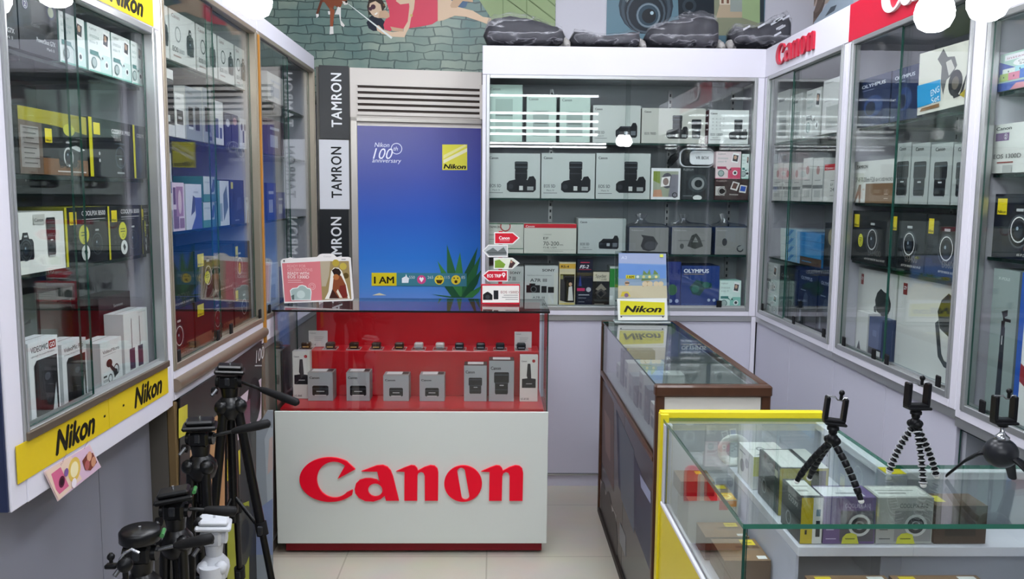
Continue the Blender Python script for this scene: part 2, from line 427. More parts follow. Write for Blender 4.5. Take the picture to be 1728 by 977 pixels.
def product_box(name, label, cat, org, rz, W, D, H, front, side='c9cbc8', top=None, left=None, right=None, topart=None, group=None, tilt=0.0):
    """org: bottom corner of the front face on the viewer's side left"""
    mb = MB()
    ms = mat(side, 0.45, var=0.03, scale=12)
    x0 = -W/2
    mb.box(x0, -D/2, 0, x0+W, D/2, H, ms)
    if top: mb.add([(x0, -D/2, H+.0002), (x0+W, -D/2, H+.0002), (x0+W, D/2, H+.0002), (x0, D/2, H+.0002)], [(0, 1, 2, 3)], mat(top, .45))
    # flap seam of the lid and a glued tab: a carton
    mb.add([(x0+.004, -.0012, H+.0003), (x0+W-.004, -.0012, H+.0003), (x0+W-.004, .0012, H+.0003), (x0+.004, .0012, H+.0003)], [(0, 1, 2, 3)], mat('77756f', .6))
    if front:
        T = Matrix.Translation((x0, -D/2, 0)) @ Matrix(((1, 0, 0, 0), (0, 0, -1, 0), (0, 1, 0, 0), (0, 0, 0, 1)))
        draw(mb, front(W/H), W, H, T, clip=True)
    if left:
        T = Matrix.Translation((x0, D/2, 0)) @ Matrix(((0, 0, -1, 0), (-1, 0, 0, 0), (0, 1, 0, 0), (0, 0, 0, 1)))
        draw(mb, left(D/H), D, H, T, clip=True)
    if right:
        T = Matrix.Translation((x0+W, -D/2, 0)) @ Matrix(((0, 0, 1, 0), (1, 0, 0, 0), (0, 1, 0, 0), (0, 0, 0, 1)))
        draw(mb, right(D/H), D, H, T, clip=True)
    if topart:
        T = Matrix.Translation((x0, -D/2, H)) 
        draw(mb, topart(W/D), W, D, T, clip=True)
    R = Matrix.Rotation(rz, 4, 'Z')
    c = Vector(org) + R @ Vector((W/2, D/2, 0))
    o = mb.obj(name, None, c + Vector((0, 0, 0.0008)), rz+tilt)
    return tag(o, label, cat, group)

def cap(H, z, levels):
    for l in levels:
        if l > z+.03: return min(H, l-z-.030)
    return H
def clamp_run(a, b, H, z, runs):
    m = (a+b)/2
    r = min(runs, key=lambda q: 0 if q[0] < m < q[1] else min(abs(m-q[0]), abs(m-q[1])))
    return max(a, r[0]+.018), min(b, r[1]-.018), cap(H, z, r[2])
LX, RX, BY = -.970, 1.415, 4.36    # planes of the fronts of the goods in the three runs of cabinets
def box_back(px0, px1, z, pytop, art, label, D=.16, Y=BY, name='camera_box', cat='box', **k):
    x0, x1 = x_at(Y, z, px0), x_at(Y, z, px1)
    H = z_at((x0+x1)/2, Y, pytop)-z
    if Y > 4: x0, x1, H = max(x0, -.042), min(x1, 1.352), cap(H, z, (1.239, 1.525, 1.813, 2.13)); D = min(D, 4.60-Y)
    return product_box(name, label, cat, (x0, Y, z), 0, x1-x0, D, H, art, **k)
def box_left(px0, px1, z, pytop, art, label, D=.15, X=LX, name='camera_box', cat='box', **k):
    y0, y1 = y_at(X, z, px0), y_at(X, z, px1)
    H = pytop if pytop < 2 else z_at(X, y0, pytop)-z
    y0, y1, H = clamp_run(y0, y1, H, z, ((1.58, 2.40, (1.372, 1.580, 1.832, 1.975)), (2.402, 3.372, (1.424, 1.710, 1.938, 2.16)), (3.374, 4.424, (1.424, 1.710, 1.938, 2.16))))
    D = min(D, X+1.25)
    return product_box(name, label, cat, (X, y0, z), PI/2, y1-y0-.003, D, H, art, **k)
def box_right(px0, px1, z, pytop, art, label, D=.16, X=RX, name='camera_box', cat='box', **k):
    y0, y1 = y_at(X, z, px0), y_at(X, z, px1)
    H = pytop if pytop < 2 else z_at(X, y1, pytop)-z
    y1, y0, H = clamp_run(y1, y0, H, z, ((3.304, 4.304, (1.239, 1.525, 1.813, 2.13)), (2.397, 3.302, (1.30, 1.525, 1.813, 2.13)), (1.595, 2.395, (1.382, 1.617, 1.843, 2.04))))
    D = min(D, 1.69-X)
    return product_box(name, label, cat, (X, y0, z), -PI/2, y0-y1-.003, D, H, art, **k)

# ================================================================ the room
def floor_mat():
    m = bpy.data.materials.new('floor_tiles'); m.use_nodes = True
    nt = m.node_tree; b = nt.nodes['Principled BSDF']
    tc = nt.nodes.new('ShaderNodeTexCoord')
    br = nt.nodes.new('ShaderNodeTexBrick'); br.offset = 0.0; br.inputs['Scale'].default_value = 1.0
    br.inputs['Brick Width'].default_value = 0.6; br.inputs['Row Height'].default_value = 0.6; br.inputs['Mortar Size'].default_value = 0.0035
    br.inputs['Color1'].default_value = rgb('c0b8aa'); br.inputs['Color2'].default_value = rgb('c3bbad'); br.inputs['Mortar'].default_value = rgb('a59c8e')
    mp = nt.nodes.new('ShaderNodeMapping'); mp.inputs['Location'].default_value = (0.02, 0.16, 0)
    nt.links.new(tc.outputs['Object'], mp.inputs[0]); nt.links.new(mp.outputs[0], br.inputs['Vector'])
    no = nt.nodes.new('ShaderNodeTexNoise'); no.inputs['Scale'].default_value = 5; no.inputs['Detail'].default_value = 6
    nt.links.new(tc.outputs['Object'], no.inputs['Vector'])
    mx = nt.nodes.new('ShaderNodeMix'); mx.data_type = 'RGBA'; mx.blend_type = 'MULTIPLY'; mx.inputs[0].default_value = 0.25
    nt.links.new(br.outputs['Color'], mx.inputs[6]); nt.links.new(no.outputs['Color'], mx.inputs[7])
    nt.links.new(mx.outputs[2], b.inputs['Base Color']); b.inputs['Roughness'].default_value = 0.28
    return m
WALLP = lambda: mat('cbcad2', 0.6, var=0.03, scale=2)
XL, XR, YB, YF, ZC = -1.30, 1.74, 4.66, -1.30, 3.05
def slab(name, x0, y0, z0, x1, y1, z1, m):
    return struct(MB().box(x0, y0, z0, x1, y1, z1, m).obj(name))
slab('floor', -2.5, YF-.1, -.1, 2.5, YB+.1, 0, floor_mat())
slab('ceiling', -2.5, YF-.1, ZC, 2.5, YB+.1, ZC+.1, mat('d9dade', .7, var=.02, scale=2))
slab('wall_back', -2.5, YB, 0, 2.5, YB+.1, ZC, WALLP())
slab('wall_left', XL-.1, 1.45, 0, XL, YB, ZC, WALLP())
slab('wall_right', XR, 1.45, 0, XR+.1, YB, ZC, WALLP())
slab('wall_front', -2.5, YF-.1, 0, 2.5, YF, ZC, mat('5a5c62', .6, var=.05, scale=2))
slab('wall_1', -2.5, YF, 0, -2.4, 1.45, ZC, WALLP())
slab('wall_2', 2.4, YF, 0, 2.5, 1.45, ZC, WALLP())
slab('wall_3', -2.4, 1.45, 0, XL-.1, 1.55, ZC, WALLP())
slab('wall_4', XR+.1, 1.45, 0, 2.4, 1.55, ZC, WALLP())

# lamps; the ceiling panels are added out of view to light the room
def added_ceiling_panel(x, y, label):
    t = thing('ceiling_light', label, 'light', (x, y, ZC), 0, 'LED panels in the ceiling')
    MB().box(-.32, -.32, -.02, .32, -.30, 0, ALU()).box(-.32, .30, -.02, .32, .32, 0, ALU()).box(-.32, -.3, -.02, -.30, .3, 0, ALU()).box(.30, -.3, -.02, .32, .3, 0, ALU()).obj('frame', t)
    MB().box(-.30, -.30, -.012, .30, .30, -.004, mat('f4f8ff', .5, emit=PANEL_LIGHT)).obj('diffuser', t)
for i, (x, y) in enumerate(((-.35, 3.3), (.85, 3.3), (-.35, 1.9), (.85, 1.9), (.2, .5))):
    added_ceiling_panel(x, y, 'square white LED panel set in the shop ceiling')
for i, z in enumerate((2.68, 2.48, 2.39, 2.31, 2.24)):
    t = thing('tube_light', 'long white tube light on the wall opposite the shop front', 'light', (-.37, YF, z), 0, 'tube lights opposite the shop')
    MB().box(-1.6, 0, -.015, 1.6, .02, .015, mat('d0d0d0', .4)).obj('housing', t)
    MB().tube([(-1.58, .032, 0), (1.58, .032, 0)], .012, mat('f6fbff', .5, emit=TUBE_LIGHT), 8).obj('tube', t)

for z in (2.135, 2.095):
    t = thing('tube_light', 'long white tube light under the five others opposite the shop front', 'light', (-.27, YF, z), 0, 'lower tube lights opposite the shop')
    MB().box(-1.6, 0, -.012, 1.6, .02, .012, mat('d0d0d0', .4)).obj('housing', t)
    MB().tube([(-1.58, .032, 0), (1.58, .032, 0)], .010, mat('f6fbff', .5, emit=TUBE_LIGHT), 8).obj('tube', t)

def bulb(px, py, y, label, d=.085):
    p = on('y', y, px, py)
    t = thing('light_bulb', label, 'light bulb', p, 0, None)
    MB().lathe([(0, -.045), (.018, -.043), (.033, -.034), (.042, -.015), (.043, .0), (.039, .018), (.028, .035), (.019, .046)], mat('fdfcff', .4, emit=BULB_LIGHT), 24).obj('globe', t)
    MB().lathe([(.019, .046), (.02, .06), (.016, .075), (.016, .095), (.012, .1), (0, .1)], mat('c9c9cc', .4), 20).obj('base', t)
    MB().lathe([(.021, .072), (.024, .08), (.024, .13), (.008, .142), (0, .142)], mat('2b2b2e', .5), 20).obj('socket', t)
    MB().tube([(0, 0, .14), (0, 0, ZC-p.z)], .003, mat('2b2b2e', .5), 8).obj('cord', t)
bulb(1577, 20, 1.95, 'bare glowing bulb hanging in front of the red sign')
bulb(1668, 0, 1.85, 'bare glowing bulb hanging before the near end of the cabinets, beside the red sign')
bulb(430, 0, 2.2, 'bare glowing bulb hanging before the wall cabinets with the bronze frame')
bulb(402, -12, 2.35, 'second glowing bulb hanging just behind the one before the bronze framed cabinets')

# ================================================================ big logos
def canon_logo(depth=0.0):
    C = arc(385, 418, 167, 127, -55, -360+43, 40) + [(512, 482), (508, 476)] + arc(410, 418, 96, 104, -315, -45-6, 36) + [(428, 413), (526, 358)]
    # y runs down in these outlines
    A = [(560, 370), (610, 350), (645, 337), (680, 334), (705, 345), (722, 365), (735, 400), (767, 538), (695, 538), (688, 510), (665, 530), (625, 543), (580, 540), (545, 522), (525, 495), (522, 470),
         (530, 440), (550, 420), (580, 411), (610, 410), (645, 418), (662, 432), (648, 371)]
    Ah = arc(636, 477, 40, 38, 0, 342, 20)
    N = [(752, 370), (800, 348), (835, 335), (855, 337), (868, 350), (873, 366), (910, 345), (942, 335), (965, 338), (981, 353), (986, 378), (984, 538), (911, 538), (911, 395), (904, 377), (890, 372), (876, 379), (870, 395), (868, 538), (797, 538), (799, 372)]
    O = arc(1124, 440, 105, 104, 0, 354, 50)
    Oh = arc(1113, 370, 22, 22, 180, 350, 12) + arc(1137, 511, 22, 22, -10, 170, 12)
    N2 = [(x+472, y) for x, y in N]
    sc = 1.0/1242.0
    fl = lambda lp: [((x-218)*sc, (543-y)*sc) for x, y in lp]
    return [fill_shape(('canon', i, depth), [fl(q) for q in g], depth) for i, g in enumerate(([C], [A, Ah], [N], [O, Oh], [N2]))]
def add_canon(mb, T, m, width, depth=0.0, hs=1.0):
    for vs, fs in canon_logo(depth/width if depth else 0.0):
        mb.add([(x*width, y*width*hs, (z*width if len(v) > 2 else 0)) for v in vs for x, y, z in [tuple(v)+(0,)*(3-len(v))]], fs, m, T)
    return mb
def face_T(o, ux, uz, n):
    return Matrix(((ux[0], uz[0], n[0], o[0]), (ux[1], uz[1], n[1], o[1]), (ux[2], uz[2], n[2], o[2]), (0, 0, 0, 1)))
T_LEFT = lambda y0, z0, x=-.93: face_T((x, y0, z0), (0, 1, 0), (0, 0, 1), (1, 0, 0))
T_RIGHT = lambda y0, z0, x=1.37: face_T((x, y0, z0), (0, -1, 0), (0, 0, 1), (-1, 0, 0))
T_BACK = lambda x0, z0, y=4.306: face_T((x0, y, z0), (1, 0, 0), (0, 0, 1), (0, -1, 0))

# ================================================================ cabinets
def cabinet(label, org, rz, W, D, zb, zt, ft, shelves, split, z_low=None, fas='d8d6e0', frame=None, back='aab0b4', pads=(), lowseams=None, post=(.035, .035), rails=(.25, .75), low_mat=None,
            bottom_board=.03, low_open=False):
    """local x along the run, y towards the wall, z up; org = floor point of its front on the viewer's side left"""
    t = thing('display_cabinet', label, 'cabinet', (org[0], org[1], 0), rz)
    wh, bk = WHITE(), mat(back, .55, var=.04, scale=4)
    fr = frame or ALU()
    p0, p1 = post
    c = MB()
    c.box(.002, D-.015, zb-bottom_board, W-.002, D, ft-.005, bk)
    c.box(.002, .035, zb-bottom_board, .014, D-.015, ft-.005, wh).box(W-.014, .035, zb-bottom_board, W-.002, D-.015, ft-.005, wh)
    c.box(.014, .035, zb-.018, W-.014, D-.015, zb, bk)
    c.box(.014, .035, zt+.005, W-.014, D-.015, zt+.02, bk)
    c.obj('carcass', t)
    MB().bbox(0, -.004, zt+.012, W, .03, ft, mat(fas, .38, var=.02, scale=2), .002).obj('fascia', t)
    f = MB()
    f.bbox(0, -.002, zb-bottom_board, p0, .03, zt+.012, wh, .002).bbox(W-p1, -.002, zb-bottom_board, W, .03, zt+.012, wh, .002)
    f.bbox(p0, -.004, zb-bottom_board, W-p1, .035, zb-.004, wh, .002)
    f.obj('post_frame', t)
    a = MB(); s = .018
    for x in (p0, W-p1-s): a.bbox(x, -.006, zb-.004, x+s, .026, zt+.012, fr, .002); a.box(x+.006, -.010, zb, x+.010, -.006, zt, fr)
    a.bbox(p0+s, -.006, zb-.004, W-p1-s, .026, zb+.016, fr, .002).bbox(p0+s, -.006, zt-.006, W-p1-s, .026, zt+.012, fr, .002)
    a.box(p0+s, .012, zb+.016, W-p1-s, .014, zb+.024, fr)
    a.obj('track_frame', t)
    xs = [p0+s+.001] + list(split) + [W-p1-s-.001]
    for i in range(len(xs)-1):
        y = .004 if i % 2 == 0 else .018
        lo, hi = xs[i], xs[i+1]+(.02 if i < len(xs)-2 else 0)
        g = MB().box(lo, y, zb+.018, hi, y+.005, zt-.007, GLASS(), edge=EDGE(), axis=1)
        g.obj('glass_door', t)
    for x in pads:
        MB().bbox(x-.014, -.003, zb+.014, x+.014, .0035, zb+.052, RUBBER(), .003).obj('door_pad', t)
    for z in shelves:
        MB().box(.018, .05, z-.009, W-.018, D-.02, z, SHELFGLASS(), edge=mat('16352f', .2), axis=2).obj('shelf', t)
    for r in rails:
        m = MB(); x = W*r
        m.box(x-.011, D-.024, zb+.02, x+.011, D-.015, zt-.02, ALU())
        z = zb+.04
        while z < zt-.05:
            m.box(x-.004, D-.0246, z, x+.004, D-.0238, z+.016, mat('3a3d40', .5)); z += .035
        for zs in shelves:
            m.prism([(D-.024, zs-.022), (D-.024, zs-.010), (.07, zs-.010), (.07, zs-.014)], x-.0015, x+.0015, ALU(), Matrix(((0, 0, 1, 0), (1, 0, 0, 0), (0, 1, 0, 0), (0, 0, 0, 1))))
        m.obj('bracket_rail', t)
    if z_low is not None:
        lm = low_mat or LILAC()
        xs = [0]+list(lowseams or [])+[W]
        zt2 = zb-bottom_board
        if not low_open:
            for i in range(len(xs)-1):
                MB().bbox(xs[i]+.0015, .008, z_low+.07, xs[i+1]-.0015, .026, zt2-.03, lm, .0015).obj('lower_door', t)
        else:
            MB().box(0, D-.03, z_low+.07, W, D-.015, zt2-.03, mat('6b6a5e', .6)).box(0, .03, z_low+.3, W, D-.03, z_low+.31, mat('8f8d86', .5)).obj('lower_shelf', t)
            MB().box(.02, .006, z_low+.08, W-.02, .011, zt2-.035, GLASS(), edge=EDGE(), axis=1).obj('lower_glass_door', t)
        b = MB().box(0, .0, zt2-.028, W, .03, zt2-.001, ALU())
        b.box(0, .012, z_low, W, .03, z_low+.068, lm).box(0, .004, z_low+.060, W, .012, z_low+.068, ALU())
        b.box(.0, .03, z_low, .015, D, zt2-.001, wh).box(W-.015, .03, z_low, W, D, zt2-.001, wh)
        b.obj('base_frame', t)
    return t

back_cab = cabinet('white framed glass cabinet on the back wall, with black bags lying on top', (-.06, 4.306), 0, 1.432, .335, .953, 2.131, 2.285, (1.239, 1.525, 1.813), (.73,), 0.0,
                   back='b9bfc3', lowseams=(.66,), post=(.02, .035), pads=(.1, 1.24), rails=(.26, .71, .97-.02))
cabA = cabinet('glass cabinet in the corner under the white fascia with red lettering', (1.374, 4.304), -PI/2, 1.0, .345, .953, 2.131, 2.285, (1.239, 1.525, 1.813), (.37,), 0.0,
               lowseams=(.5,), post=(.05, .035), pads=(.1, .55, .9))
cabB = cabinet('glass cabinet under the red fascia, holding big white boxes on its floor', (1.374, 3.302), -PI/2, .905, .345, .953, 2.131, 2.285, (1.30, 1.525, 1.813), (.4,), 0.0,
               fas='c9203a', lowseams=(.45,), post=(.035, .035), pads=(.1, .36, .46, .8))
cabC = cabinet('lower topped glass cabinet at the near end of the run, with shelves on chrome arms', (1.374, 2.395), -PI/2, .8, .345, .935, 2.04, 2.285, (1.382, 1.617, 1.843), (.42,), 0.0,
               post=(.03, .035), pads=(.13,), low_open=True, rails=(.4, .8))
cabN = cabinet('hanging glass cabinet with yellow strips along its bottom edge and top', (-.93, 1.58), PI/2, .82, .35, 1.055, 1.975, 2.40, (1.372, 1.580, 1.832), (.345,), None,
               post=(.055, .035), pads=(), rails=(.3, .75), back='8f9698', bottom_board=.128)
for yy0, yy1, lab in ((1.6, 1.99, 0), (1.992, 2.36, 1)):
    mb = MB().box(0, 0, 0, yy1-yy0, .076, .0015, mat('d6ba1e', .35), T_LEFT(yy0, .977, -.9255))
    W_ = yy1-yy0
    draw(mb, [('t', .36 if lab == 0 else .38, .17, .70, 'Nikon', '15150d', {'b': .045, 's': .3, 'w': .46 if lab == 0 else .5}), ('r', .93 if lab == 0 else .2, .45, .955 if lab == 0 else .225, .52, '15150d')], W_, .076, T_LEFT(yy0, .977, -.924))
    o = mb.obj('yellow_strip', None); o.parent = cabN; o.matrix_parent_inverse = Matrix.Translation(Vector((-.93, 1.58, 0))).to_4x4().inverted() if False else (Matrix.Translation((-.93, 1.58, 0)) @ Matrix.Rotation(PI/2, 4, 'Z')).inverted()
    o['label'] = 'yellow strip with black lettering'
ys = y_at(-.925, 2.0, 150)
mb = MB().box(0, 0, 0, 2.355-ys, .075, .0015, mat('d6ba1e', .35), T_LEFT(ys, 1.99, -.9255))
draw(mb, [('t', .28, .15, .66, 'Nikon', '15150d', {'b': .045, 's': .3, 'w': .54})], 2.355-ys, .075, T_LEFT(ys, 1.99, -.924))
o = mb.obj('yellow_strip'); o.parent = cabN; o.matrix_parent_inverse = (Matrix.Translation((-.93, 1.58, 0)) @ Matrix.Rotation(PI/2, 4, 'Z')).inverted()
o['label'] = 'yellow strip with black lettering'
o = MB().box(-1.28, 1.574, .93, -.932, 1.579, 2.39, mat('2b3350', .4)).obj('side_panel'); o.parent = cabN
o.matrix_parent_inverse = (Matrix.Translation((-.93, 1.58, 0)) @ Matrix.Rotation(PI/2, 4, 'Z')).inverted(); o['label'] = 'dark blue end panel'
BRONZE = mat('8a7b6a', .35, .6)
o = MB().bbox(-.932, 1.637, 1.052, -.918, 2.365, 1.070, mat('6a5f52', .4, .5), .002).obj('bottom_track'); o.parent = cabN
o.matrix_parent_inverse = (Matrix.Translation((-.93, 1.58, 0)) @ Matrix.Rotation(PI/2, 4, 'Z')).inverted()
cabF = cabinet('bronze framed glass cabinet behind the tripods, dark posters on its base', (-.93, 2.402), PI/2, .97, .35, 1.03, 2.16, 2.24, (1.424, 1.710, 1.938), (.45,), None,
               post=(.012, .012), frame=mat('a39a8a', .35, .6), pads=(.06, .42, .56, .93), rails=(.5,), back='8d959a', bottom_board=.09)
cabG = cabinet('farther bronze framed glass cabinet reaching to the corner by the upright black and grey boards', (-.93, 3.374), PI/2, 1.05, .35, 1.03, 2.16, 2.24, (1.424, 1.710, 1.938), (.5,), 0.0,
               post=(.012, .012), frame=mat('a39a8a', .35, .6), pads=(.1,), rails=(.4,), back='8d959a', bottom_board=.09, low_mat=mat('77726a', .5))
# wooden strip where the two bays meet, the bronze sill, and the base with its posters
inv = (Matrix.Translation((-.93, 2.402, 0)) @ Matrix.Rotation(PI/2, 4, 'Z')).inverted()
def sub(o, par, iv):
    o.parent = par; o.matrix_parent_inverse = iv; return o
sub(MB().bbox(-.945, 3.358, .94, -.915, 3.372, 2.155, mat('b07a35', .4, var=.1, scale=30), .002).obj('edge_strip'), cabF, inv)
sill = MB().tube([(-.925, 2.41, .985), (-.925, 3.365, .985)], .02, BRONZE, 14); sub(sill.obj('sill_rail'), cabF, inv)
bs = MB().box(-1.28, 2.405, 0, -.95, 3.37, .935, mat('57534d', .6)).bbox(-.95, 3.33, 0, -.925, 3.37, .935, BRONZE, .003).bbox(-.95, 2.405, 0, -.925, 2.425, .935, mat('6e5a3c', .5), .003)
sub(bs.obj('base'), cabF, inv)
slab('trim_3', 1.352, 4.298, 0, 1.3735, 4.3045, .92, WHITE())
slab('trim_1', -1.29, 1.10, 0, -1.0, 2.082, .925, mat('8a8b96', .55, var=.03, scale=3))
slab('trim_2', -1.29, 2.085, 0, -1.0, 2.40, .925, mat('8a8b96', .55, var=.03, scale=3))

def px_prims(pl, prims):
    """prims written in photo pixels, measured onto a plane: pl(px, py) -> (u, v) metres"""
    out = []
    for p in prims:
        k = p[0]
        if k == 'p': out.append(('p', [pl(x, y) for x, y in p[1]], p[2]))
        elif k == 'r': out.append(('p', [pl(p[1], p[2]), pl(p[3], p[2]), pl(p[3], p[4]), pl(p[1], p[4])], p[5]))
        elif k in 'co':
            a = pl(p[1], p[2]); b = pl(p[1]+p[3], p[2]); r = math.hypot(a[0]-b[0], a[1]-b[1])
            out.append(('c', a[0], a[1], r, p[4]) if k == 'c' else ('o', a[0], a[1], r, r*p[4], p[5]))
        elif k == 't':
            a = pl(p[1], p[2]); b = pl(p[1], p[2]-p[3]); h = math.hypot(a[0]-b[0], a[1]-b[1])
            opt = dict(p[6]) if len(p) > 6 else {}
            if 'pw' in opt:
                q = pl(p[1]+opt['pw'], p[2]); opt['w'] = math.hypot(a[0]-q[0], a[1]-q[1])
            out.append(('t', a[0], a[1], h, p[4], p[5], opt))
    return out
# posters on the base of the bronze framed cabinet
XP = -.9235
plL = lambda px, py: (lambda P: (P.y, P.z))(on('x', XP, px, py))
TL = face_T((XP, 0, 0), (0, 1, 0), (0, 0, 1), (1, 0, 0))
def poster_left(name, label, quad, base, prims, dx=0.005):
    mb = MB()
    T = face_T((XP-.004+dx, 0, 0), (0, 1, 0), (0, 0, 1), (1, 0, 0))
    pts = [plL(*q) for q in quad]
    mb.prism(pts, 0, .003, mat(base, .35), T)
    draw(mb, px_prims(plL, prims), 1, 1, face_T((XP-.001+dx, 0, 0), (0, 1, 0), (0, 0, 1), (1, 0, 0)))
    return tag(mb.obj(name), label, 'poster')
poster_left('poster', 'dark grey poster with a yellow square and orange figure, behind the tripods', [(302, 1200), (302, 672), (378, 622), (378, 1060)], '2f2e2e',
            [('p', [(299, 690), (314, 682), (314, 732), (299, 740)], 'cfc43a'), ('p', [(345, 716), (377, 690), (377, 900), (330, 900), (335, 800)], 'b78a5c'), ('p', [(300, 830), (330, 800), (335, 900), (300, 920)], '8f9095'), ('p', [(318, 760), (330, 750), (330, 800), (318, 815)], 'd9b48c')])
poster_left('poster', 'dark poster with a white emblem and a pink camera picture, next to the bronze post', [(381, 1060), (381, 618), (440, 575), (440, 990)], '2c2b2c',
            [('t', 430, 613, 22, '100', 'cfcfcf', {'pw': 14, 's': .2}), ('r', 428, 616, 440, 618, 'b0b0b0'), ('p', [(381, 690), (439, 638), (439, 706), (381, 760)], 'cbb9c4'),
             ('c', 427, 676, 11, '15151a'), ('c', 427, 676, 6, '2c2c33'), ('p', [(400, 690), (420, 672), (420, 720), (400, 738)], '6b3f52'), ('p', [(381, 775), (403, 758), (403, 800), (381, 812)], 'cfc226'),
             ('t', 384, 800, 22, 'AM', '17170f', {'pw': 16, 'b': .03}), ('p', [(381, 860), (418, 845), (418, 1000), (381, 1000)], '9aa024'), ('c', 410, 905, 14, '3a3a30'), ('c', 410, 905, 8, '1b1b18')])

# ================================================================ door wall between the two runs
A = math.radians(9.5)
P0 = Vector((-.925, 4.455, 0)); DU = Vector((math.cos(A), math.sin(A), 0)); DN = Vector((math.sin(A), -math.cos(A), 0))
def plD(px, py):
    p = on_plane(P0, DN, px, py); return ((p-P0).dot(DU), p.z)
TD = lambda off=0.0: face_T(P0+DN*off, DU, (0, 0, 1), DN)
uD1 = plD(592, 300)[0]; uD2 = plD(600, 300)[0]; uD3 = plD(812, 300)[0]; zTop = plD(700, 118)[1]; zH = plD(700, 205)[1]
slab_ = MB().box(0, 0, -.03, uD3+.01, zTop, -.005, mat('6a6862', .6), TD())
struct(slab_.obj('wall_partition'))
CREAM = mat('d3cdc5', .4, .0, var=.03, scale=4)
d = MB()
d.bbox(uD1, zH+.01, -.004, uD3, zTop, .006, CREAM, .002, TD())
d.bbox(uD1, 0, -.004, uD2+.012, zH+.015, .016, mat('b5b0a8', .3, .5), .003, TD()).bbox(uD1, zH-.008, -.004, uD3, zH+.016, .016, mat('b5b0a8', .3, .5), .003, TD())
lu0, lv0 = plD(604, 190); lu1, lv1 = plD(809, 150)
d.bbox(lu0, lv0-.01, .006, lu1, lv1+.0, .0075, mat('3b322c', .6), .001, TD())
for i in range(6):
    v = lv0-.012+(lv1-lv0+.01)*i/5
    d.box(lu0-.004, v, .0065, lu1+.004, v+.017, .014, CREAM, TD())
d.bbox(lu1, lv0-.02, .0, lu1+.02, lv1+.02, .015, CREAM, .002, TD())
d.box(uD2+.012, .0, -.004, uD3, zH-.008, .002, CREAM, TD())
struct(d.obj('door_1'))
def board(label, y0, y1, base, fg):
    u0, v0 = plD(538, y0); u1, v1 = plD(590, y1)
    mb = MB().box(u0, v1, 0, u1, v0, .006, mat(base, .3), TD(.0))
    pr = [('t', u0+(u1-u0)*.74, v1+(v0-v1)*.16, (u1-u0)*.36, 'TAMRON', fg, {'b': .022, 'rot': PI/2, 'w': (v0-v1)*.74, 'sp': 1.12})]
    draw(mb, pr, 1, 1, TD(.006))
    tag(mb.obj('sign_board'), label, 'sign', 'upright boards beside the door')
board('black upright board with white lettering, topmost beside the door', 110, 235, '101519', 'e8eaec')
board('pale grey upright board with black lettering, between the two black ones', 235.5, 353, 'cfd1d6', '17181c')
board('black upright board with white lettering, lowest, partly behind the pink card', 353.5, 478, '0c1015', 'd8dadc')

def grad_mat():
    m = bpy.data.materials.new('printed_blue'); m.use_nodes = True
    nt = m.node_tree; b = nt.nodes['Principled BSDF']
    tc = nt.nodes.new('ShaderNodeTexCoord'); sp = nt.nodes.new('ShaderNodeSeparateXYZ'); mr = nt.nodes.new('ShaderNodeMapRange'); cr = nt.nodes.new('ShaderNodeValToRGB')
    mr.inputs['From Min'].default_value = plD(700, 520)[1]; mr.inputs['From Max'].default_value = plD(700, 212)[1]
    nt.links.new(tc.outputs['Object'], sp.inputs[0]); nt.links.new(sp.outputs['Z'], mr.inputs['Value']); nt.links.new(mr.outputs[0], cr.inputs[0]); nt.links.new(cr.outputs[0], b.inputs['Base Color'])
    e = cr.color_ramp.elements
    e[0].position = 0.0; e[0].color = rgb('7090d8'); e[1].position = 1.0; e[1].color = rgb('48478c')
    for p, c in ((.12, '4f8cd6'), (.28, '2f76cc'), (.5, '2f5cb8'), (.72, '4050a2')):
        q = e.new(p); q.color = rgb(c)
    b.inputs['Roughness'].default_value = .22
    return m
u0, v0 = plD(601, 212)
mb = MB().box(u0, .25, 0, uD3-.003, v0, .004, grad_mat(), TD(.003))
pr = [('t', 632, 248, 8, 'Nikon', 'd9def0', {'s': .2, 'pw': 25}), ('t', 629, 268, 19, '100', 'e2e6f4', {'s': .3, 'pw': 34}), ('t', 628, 274, 7.5, 'anniversary', 'd9def0', {'s': .2, 'pw': 49}),
      ('o', 669, 251, 9.5, .12, 'd9def0'), ('t', 664, 254, 7, 'th', 'd9def0', {'s': .2}),
      ('r', 746, 244, 788, 287, 'dcd64a'), ('p', [(748, 270), (788, 250), (788, 256), (748, 276)], 'eeeac0'), ('p', [(748, 262), (784, 244), (788, 246), (748, 268)], 'e9e498'), ('t', 748, 284.5, 8, 'Nikon', '15150f', {'b': .04, 's': .2, 'pw': 38}),
      ('p', [(628, 498), (640, 494), (652, 498)], 'd8d4b4')]
leafs = [((768, 502), (754, 412), (775, 440), .0), ((770, 502), (738, 440), (760, 452), 0), ((776, 502), (806, 416), (784, 440), 0), ((782, 500), (811, 430), (800, 448), 0), ((772, 500), (776, 425), (782, 440), 0),
         ((784, 502), (812, 455), (806, 470), 0), ((768, 502), (728, 496), (748, 488), 0), ((790, 502), (812, 482), (800, 484), 0), ((770, 502), (742, 462), (756, 462), 0)]
for i, (b_, t_, m_, _) in enumerate(leafs):
    wd = 7
    pr.append(('p', [(b_[0]-wd, b_[1]), ((b_[0]+t_[0])/2-wd, (b_[1]+t_[1])/2), t_, ((b_[0]+t_[0])/2+wd, (b_[1]+t_[1])/2), (b_[0]+wd, b_[1])], ['2f6b3f', '3e8447', '24573a'][i % 3]))
